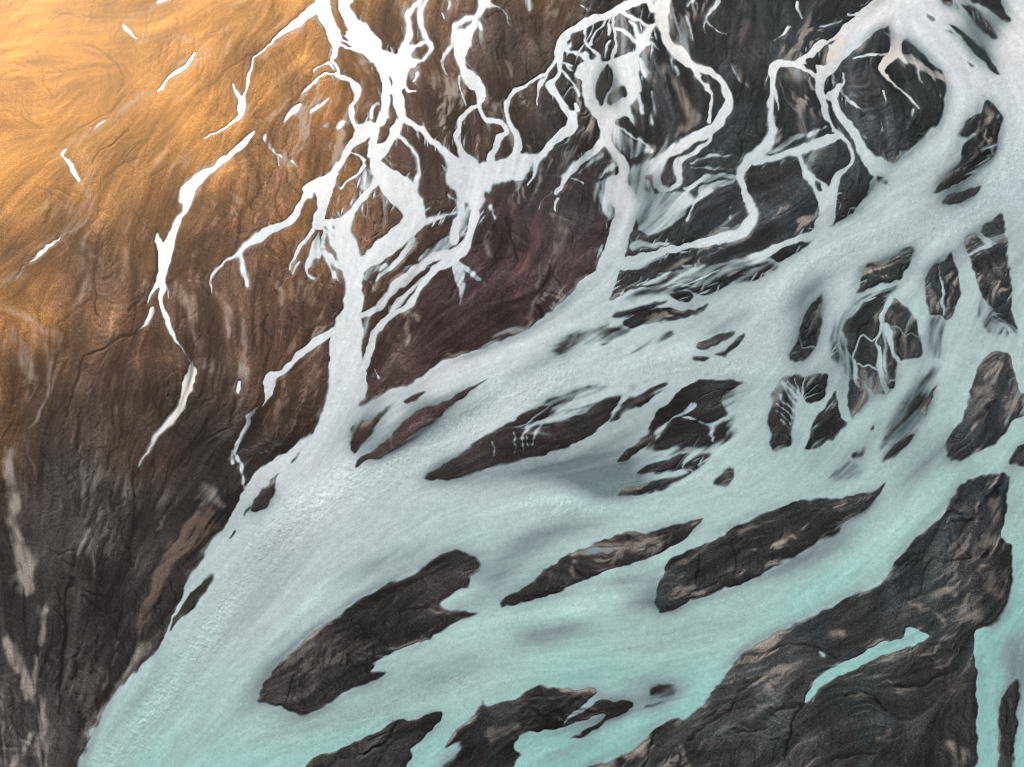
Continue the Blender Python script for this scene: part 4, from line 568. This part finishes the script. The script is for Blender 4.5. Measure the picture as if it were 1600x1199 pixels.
# ------------------------------------------------------------------ sand colour (mineral tones of the ground, with the upper-left sun glow painted in)
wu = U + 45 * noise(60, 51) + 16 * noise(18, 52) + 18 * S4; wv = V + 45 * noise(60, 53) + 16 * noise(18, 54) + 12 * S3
t_glow = 1 - sstep(-60, 800, wu * .84 + wv * 1.16)
t_brn = 1 - sstep(620, 1020, wu * 1.0 + wv * .42)
t_blu = sstep(960, 1150, wu) * np.clip(1 - sstep(300, 560, wv) * .55 + .4 * noise(40, 56), 0, 1)
t_plm = np.exp(-((wu - 740) / 190) ** 2 - ((wv - 480) / 190) ** 2)
def mix(A, B, t): return A + (np.array(B) - A) * t[..., None]
COL = np.zeros((NY, NX, 3)) + np.array([.023, .022, .0225])
COL = mix(COL, [.028, .034, .039], t_blu * .9)
COL = mix(COL, [.023, .0275, .029], .85 * sstep(-.2, 1.2, noise(34, 58) + .5 * S4) * sstep(850, 1050, U + .2 * V))
COL = mix(COL, [.029, .028, .0285], .6 * sstep(.2, 1.3, noise(30, 59) - .4 * S4) * sstep(700, 900, U))
COL = mix(COL, [.088, .049, .031], t_brn * (1 - .97 * sstep(400, 860, wv + .12 * wu)))
COL = mix(COL, [.046, .027, .030], np.clip(t_plm, 0, 1) * .8)
COL = mix(COL, [.55, .243, .038], t_glow)  # orange sun glow of the upper left put into the sand colour
var = np.exp((1 - .5 * (1 - sstep(250, 700, U * .9 + V))) * (.19 * S3 + .17 * S2 + .13 * S1 + .16 * noise(50, 55) + .16 * noise(14, 57) - (1.15 * rill + .5 * crease - .5 * crest - .09 * T3) * (.45 + .55 * sstep(300, 900, U * .9 + V)) - 1.15 * gul - .75 * hair + .6 * pale_hair + .21 * RNG.standard_normal((NY, NX))))
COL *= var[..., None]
sl_t = [np.zeros((NY, NX)) for _ in range(3)]
for st, soft, tint, pts in SILT:
    q = stroke_mask(pts, soft * 1.6, None)
    if q: sl_t[tint][q[0]] = np.maximum(sl_t[tint][q[0]], st * q[1])
zone = np.exp(-((U - 660) / 270) ** 2 - ((V - 250) / 260) ** 2) + .5 * sstep(950, 1100, U) * (1 - sstep(420, 520, V)) + .25 * sstep(850, 1000, U + .2 * V)
auto = sstep(.7, 1.9, S2 * .45 + S1 * .7 + noise(16, 61) * .6 + .6 * T4) * (.16 + 1.0 * zone) * sstep(-.2, 1.3, noise(40, 62) + .25)
sl_t[0] = np.maximum(sl_t[0], auto)
# silt washed up beside the channels
sl_t[0] = np.maximum(sl_t[0], .55 * sstep(.12, .5, blur(W, 4)) * sstep(.5, 1.9, S2 + .6 * S1))
for k, c in enumerate(([.225, .205, .19], [.10, .075, .062], [.12, .065, .068])):
    t = np.clip(samp(sl_t[k], XI + wa * 1.5 / STEP, YI + wb * 1.5 / STEP) * (.85 + .4 * S2 + .35 * S1 + .25 * noise(5, 120 + k)), 0, .95)
    cc_ = np.array(c) + np.zeros((NY, NX, 3))
    cc_ = mix(cc_, [.46, .30, .20], np.clip(t_glow * .8 + .35 * t_brn * (1 - sstep(420, 700, wv)), 0, .9))  # silt takes the painted glow tint too
    COL = COL + (cc_ - COL) * t[..., None]
# wet margin: soaked sand is darker
wet = np.clip(blur(W, 1.6) * 1.6, 0, 1) * (.12 + .33 * big)
COL *= (1 - wet)[..., None]
COL = mix(COL, [.040, .072, .082], sstep(.15, .6, W) * sstep(.45, .95, .5 * U / 800 + .5 * V / 500))
COL = np.clip(COL, .006, .6)
WETNESS_AND_GLOW = np.clip(.12 + .25 * blur(W, 5) + .75 * t_glow + .25 * t_brn * (1 - sstep(500, 800, wv)) + .08 * S3, 0, 1)  # also raised in the corner with the painted glow, for gloss

# ------------------------------------------------------------------ water colour: painted sun glare and silt load
rip = np.zeros((NY, NX))
for st, soft, pts in RIP:
    q = stroke_mask(pts, soft * 1.6, None)
    if q: rip[q[0]] = np.maximum(rip[q[0]], st * q[1])
rip *= sstep(.85, 1, blur(W, 2)) * (.6 + .4 * sstep(-1, 1, noise(12, 71)))
glare_load = .45 * U + 1.0 * V - 330 + .5 * np.maximum(V - 800, 0) + 45 * noise(60, 72) + 40 * S4 + 22 * S3  # whiter upper end puts sun glare into the water colour, besides silt
T1 = .5 * noise(1.3, 76) + .85 * T1; T1 /= T1.std()
T1 *= .45 + .55 * sstep(-.8, 1.2, S2 + .6 * S3 + .5 * noise(7, 74))
ZW = (.050 * T1 + .03 * RNG.standard_normal((NY, NX))) * (rip * 1.9 + .10) + .010 * S1
ZW += .04
OP = np.clip(W * (1 - .05 * np.maximum(S3, 0)), 0, 1)
SHO = up(lic(blur(SHO, 3)[::4, ::4], 9, 4, raw=True), 4)
SHO = np.clip(1 - (1 - SHO) * (.92 + .2 * S3 + .16 * S2), .25, 1)
# shallow margins: the bed shows through along some banks
fr = sstep(-.9, 1.0, noise(55, 73)) * sstep(300, 620, .5 * U + V * .6)
rim = sstep(.45, .99, blur(W, 8))
FR = 1 - fr * .8 * (1 - rim) * sstep(.42, .7, blur(W, 20)) * (1 + .2 * S2)
FR = up(lic(FR[::2, ::2], 8, 2, raw=True), 2)
# turbidity -> cover of the milky water over its bed
TURB = np.clip(sstep(.02, .92, OP) * SHO * FR, 0, 1)
WC = np.zeros((NY, NX, 3)) + np.array([.74, .745, .75])
for lo, hi, c in ((0, 400, [.475, .52, .56]), (350, 740, [.325, .405, .428]), (700, 1120, [.265, .395, .392]), (1100, 1480, [.195, .378, .362])):
    WC = mix(WC, c, sstep(lo, hi, glare_load))
WC = mix(WC, [.30, .385, .42], .75 * (1 - sstep(.45, .97, W * SHO * FR)))
WC *= np.exp(.04 * S3 + .03 * S2 + .03 * S1 + .03 * noise(2.2, 77) + .07 * RNG.standard_normal((NY, NX)))[..., None]
pink = np.zeros((NY, NX))
for pts in ([(1402,70,20),(1380,102,22),(1388,125,8),(1433,170,6)], [(1403,85,10),(1445,108,16),(1480,124,14)], [(1310,65,16),(1298,90,12),(1260,95,8)], [(300,580,22),(282,640,16),(220,720,6)], [(237,483,12),(208,526,4)],[(715,172,10),(735,170,8)]):
    q = stroke_mask(pts, 8, None); pink[q[0]] = np.maximum(pink[q[0]], q[1])
WC = mix(WC, [.66, .56, .49], pink * .5)
WC *= np.exp(.10 * sstep(.6, 2.0, S3 * .7 + .6 * S4) - .09 * sstep(.6, 2.0, -S3 * .7 - .6 * S4))[..., None]
WC = np.clip(WC, .05, .9)

# ------------------------------------------------------------------ to the ground plane
def ground(u, v):
    x = (u - 800) / FPX; y = -(v - 599.5) / FPX; a = math.pi / 2 - PITCH
    dy = y * math.cos(a) + math.sin(a); dz = y * math.sin(a) - math.cos(a)
    t = -CAM_H / dz
    return x * t, dy * t
GX, GY = ground(U, V)

scene = bpy.context.scene; coll = scene.collection
def grid_mesh(name, sel, Zf, attrs, drop=None, skirt=None, origin=(0, 0, 0)):
    """faces of the lattice where sel (NY-1 x NX-1) is true"""
    J, I = np.nonzero(sel)
    a = J * NX + I
    quads = np.stack([a + NX, a + NX + 1, a + 1, a], 1)
    used, inv = np.unique(quads.ravel(), return_inverse=True)
    F = inv.reshape(-1, 4)
    co = np.stack([GX.ravel()[used] - origin[0], GY.ravel()[used] - origin[1], Zf.ravel()[used] - origin[2]], 1)
    vals = [(n, A.reshape(NY * NX, -1)[used]) for n, A in attrs]
    if skirt is not None:
        E = np.concatenate([F[:, [0, 1]], F[:, [1, 2]], F[:, [2, 3]], F[:, [3, 0]]])
        key = np.sort(E, 1); k = key[:, 0].astype(np.int64) * len(used) + key[:, 1]
        _, idx, cnt = np.unique(k, return_index=True, return_counts=True)
        B = E[idx[cnt == 1]]
        bv = np.unique(B); remap = np.full(len(used), -1); remap[bv] = len(used) + np.arange(len(bv))
        low = co[bv].copy(); low[:, 2] = skirt - origin[2]
        co = np.vstack([co, low]); vals = [(n, np.vstack([A, A[bv]])) for n, A in vals]
        F = np.vstack([F, np.stack([B[:, 1], B[:, 0], remap[B[:, 0]], remap[B[:, 1]]], 1)])
    me = bpy.data.meshes.new(name)
    me.vertices.add(len(co)); me.vertices.foreach_set('co', co.astype(np.float32).ravel())
    me.loops.add(F.size); me.loops.foreach_set('vertex_index', F.astype(np.int32).ravel())
    me.polygons.add(len(F)); me.polygons.foreach_set('loop_start', np.arange(0, F.size, 4, dtype=np.int32))
    me.polygons.foreach_set('use_smooth', np.ones(len(F), bool))
    me.update(calc_edges=True)
    for n, A in vals:
        if A.shape[1] == 3:
            at = me.attributes.new(n, 'FLOAT_COLOR', 'POINT')
            at.data.foreach_set('color', np.hstack([A, np.ones((len(A), 1))]).astype(np.float32).ravel())
        else:
            at = me.attributes.new(n, 'FLOAT', 'POINT'); at.data.foreach_set('value', A.astype(np.float32).ravel())
    ob = bpy.data.objects.new(name, me); ob.location = origin; coll.objects.link(ob)
    return ob

# ------------------------------------------------------------------ materials
def node(nt, t, **kw):
    n = nt.nodes.new(t)
    for k, v in kw.items(): setattr(n, k, v)
    return n
def sand_mat():
    m = bpy.data.materials.new('volcanic_sand'); m.use_nodes = True; nt = m.node_tree; L = nt.links
    bs = nt.nodes['Principled BSDF']
    ca = node(nt, 'ShaderNodeAttribute', attribute_name='sand'); wa_ = node(nt, 'ShaderNodeAttribute', attribute_name='wet')
    tc = node(nt, 'ShaderNodeNewGeometry')
    n1 = node(nt, 'ShaderNodeTexNoise'); n1.inputs['Scale'].default_value = 1.1; n1.inputs['Detail'].default_value = 5; n1.inputs['Roughness'].default_value = .75
    L.new(tc.outputs['Position'], n1.inputs['Vector'])
    mr = node(nt, 'ShaderNodeMapRange'); mr.inputs['From Min'].default_value = .3; mr.inputs['From Max'].default_value = .7; mr.inputs['To Min'].default_value = .5; mr.inputs['To Max'].default_value = 1.5
    L.new(n1.outputs['Fac'], mr.inputs['Value'])
    mx = node(nt, 'ShaderNodeMix', data_type='RGBA', blend_type='MULTIPLY'); mx.inputs['Factor'].default_value = 1
    L.new(ca.outputs['Color'], mx.inputs['A']); L.new(mr.outputs['Result'], mx.inputs['B'])
    L.new(mx.outputs['Result'], bs.inputs['Base Color'])
    bp = node(nt, 'ShaderNodeBump'); bp.inputs['Strength'].default_value = .5; bp.inputs['Distance'].default_value = .35
    L.new(n1.outputs['Fac'], bp.inputs['Height']); L.new(bp.outputs['Normal'], bs.inputs['Normal'])
    r = node(nt, 'ShaderNodeMapRange'); r.inputs['To Min'].default_value = SAND_R[0]; r.inputs['To Max'].default_value = SAND_R[1]
    L.new(wa_.outputs['Fac'], r.inputs['Value']); L.new(r.outputs['Result'], bs.inputs['Roughness'])
    sp = node(nt, 'ShaderNodeMapRange'); sp.inputs['To Min'].default_value = .06; sp.inputs['To Max'].default_value = SAND_SPEC
    L.new(wa_.outputs['Fac'], sp.inputs['Value']); L.new(sp.outputs['Result'], bs.inputs['Specular IOR Level'])
    st = node(nt, 'ShaderNodeMix', data_type='RGBA'); st.inputs['Factor'].default_value = .95; st.inputs['A'].default_value = (1, 1, 1, 1)
    gm = node(nt, 'ShaderNodeVectorMath', operation='NORMALIZE'); L.new(ca.outputs['Color'], gm.inputs[0]); L.new(gm.outputs[0], st.inputs['B'])
    L.new(st.outputs['Result'], bs.inputs['Specular Tint'])
    return m
def water_mat():
    m = bpy.data.materials.new('glacial_water'); m.use_nodes = True; nt = m.node_tree; L = nt.links
    bs = nt.nodes['Principled BSDF']; out = nt.nodes['Material Output']
    ca = node(nt, 'ShaderNodeAttribute', attribute_name='milk'); ta = node(nt, 'ShaderNodeAttribute', attribute_name='turbid')
    L.new(ca.outputs['Color'], bs.inputs['Base Color'])
    bs.inputs['Roughness'].default_value = WAT_R; bs.inputs['IOR'].default_value = 1.33
    tr = node(nt, 'ShaderNodeBsdfTransparent'); ms = node(nt, 'ShaderNodeMixShader')
    L.new(ta.outputs['Fac'], ms.inputs['Fac']); L.new(tr.outputs[0], ms.inputs[1]); L.new(bs.outputs[0], ms.inputs[2]); L.new(ms.outputs[0], out.inputs['Surface'])
    return m
SAND_R, SAND_SPEC, WAT_R = (.68, .56), .12, .43
SM, WM = sand_mat(), water_mat()

# ------------------------------------------------------------------ sandbars, plain, water
FU = (U[:-1, :-1] + STEP / 2); 
owner = np.zeros((NY - 1, NX - 1), np.int16)
area = lambda p: abs(sum(p[i][0] * p[i - 1][1] - p[i - 1][0] * p[i][1] for i in range(len(p)))) / 2
sandattrs = [('sand', COL), ('wet', WETNESS_AND_GLOW)]  # 'wet' also holds the gloss raised with the painted glow
for k, (pts, lab) in sorted(enumerate(bars), key=lambda q: area(q[1][0])):
    sl, m = poly_mask(pts, 6.0)
    M = np.zeros((NY, NX)); M[sl] = m
    c = (M[:-1, :-1] + M[1:, :-1] + M[:-1, 1:] + M[1:, 1:]) / 4
    sel = (c > .12) & (owner == 0)
    owner[sel] = k + 1
for k, (pts, lab) in enumerate(bars):
    sel = owner == k + 1
    if not sel.any(): continue
    J, I = np.nonzero(sel)
    o = (float(GX[J, I].mean()), float(GY[J, I].mean()), -1.6)
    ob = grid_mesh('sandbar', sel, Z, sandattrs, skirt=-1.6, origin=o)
    ob.data.materials.append(SM)
    ob['label'] = lab; ob['category'] = 'sandbar'; ob['group'] = 'sandbars in the braided river'
inner = np.zeros((NY, NX), bool)
own = np.pad(owner > 0, 1, constant_values=False)
inner = own[:-1, :-1] & own[1:, :-1] & own[:-1, 1:] & own[1:, 1:]
ZB = np.where(inner, -1.65, Z)
g = grid_mesh('ground', np.ones((NY - 1, NX - 1), bool), ZB, sandattrs); g.data.materials.append(SM); g['kind'] = 'structure'; g['label'] = 'dark volcanic sand plain, with sun glow painted orange toward one corner'
Wm = W > .028
wsel = Wm[:-1, :-1] | Wm[1:, :-1] | Wm[:-1, 1:] | Wm[1:, 1:]
w = grid_mesh('water', wsel, ZW, [('milk', WC), ('turbid', TURB)]); w.data.materials.append(WM); w['kind'] = 'structure'; w['label'] = 'milky turquoise and white glacial river in braided channels'
# the plain beyond, out to the horizon
me = bpy.data.meshes.new('far_ground')
me.from_pydata([(-9000, -9000, -2.2), (9000, -9000, -2.2), (9000, 9000, -2.2), (-9000, 9000, -2.2)], [], [(0, 1, 2, 3)])
fm = bpy.data.materials.new('far_sand'); fm.use_nodes = True
nt = fm.node_tree; bs = nt.nodes['Principled BSDF']; gp = node(nt, 'ShaderNodeNewGeometry'); nn = node(nt, 'ShaderNodeTexNoise'); nn.inputs['Scale'].default_value = .01; nn.inputs['Detail'].default_value = 8
cr = node(nt, 'ShaderNodeValToRGB'); cr.color_ramp.elements[0].color = (.03, .028, .028, 1); cr.color_ramp.elements[1].color = (.07, .055, .045, 1)
nt.links.new(gp.outputs['Position'], nn.inputs['Vector']); nt.links.new(nn.outputs['Fac'], cr.inputs['Fac']); nt.links.new(cr.outputs['Color'], bs.inputs['Base Color']); bs.inputs['Roughness'].default_value = .8
fo = bpy.data.objects.new('ground_beyond', me); me.materials.append(fm); coll.objects.link(fo); fo['kind'] = 'structure'

# ------------------------------------------------------------------ light, camera
SUN_EL, SUN_AZ = math.radians(28), math.radians(-30)     # azimuth from +Y, negative toward -X
sd = (math.sin(SUN_AZ) * math.cos(SUN_EL), math.cos(SUN_AZ) * math.cos(SUN_EL), math.sin(SUN_EL))
from mathutils import Vector
sl_ = bpy.data.lights.new('sun', 'SUN'); sl_.energy = 4.2; sl_.angle = math.radians(.6); sl_.color = (1, .90, .76)
so = bpy.data.objects.new('sun', sl_); so.rotation_euler = Vector(sd).to_track_quat('Z', 'Y').to_euler(); so.location = (0, 0, 900); coll.objects.link(so)
wd = bpy.data.worlds.new('World'); scene.world = wd; wd.use_nodes = True; nt = wd.node_tree
sk = nt.nodes.new('ShaderNodeTexSky'); sk.sky_type = 'NISHITA'; sk.sun_disc = False; sk.sun_elevation = SUN_EL; sk.sun_rotation = SUN_AZ
nt.links.new(sk.outputs[0], nt.nodes['Background'].inputs[0]); nt.nodes['Background'].inputs[1].default_value = .06
cam = bpy.data.cameras.new('camera'); cam.sensor_fit = 'VERTICAL'; cam.angle_y = VFOV; cam.clip_end = 30000
co_ = bpy.data.objects.new('camera', cam); co_.location = (0, 0, CAM_H); co_.rotation_euler = (math.pi / 2 - PITCH, 0, 0); coll.objects.link(co_); scene.camera = co_
scene.render.engine = 'CYCLES'; scene.cycles.filter_width = .9
scene.view_settings.view_transform = 'Standard'; scene.view_settings.look = 'None'; scene.view_settings.gamma = 1; scene.view_settings.exposure = .92
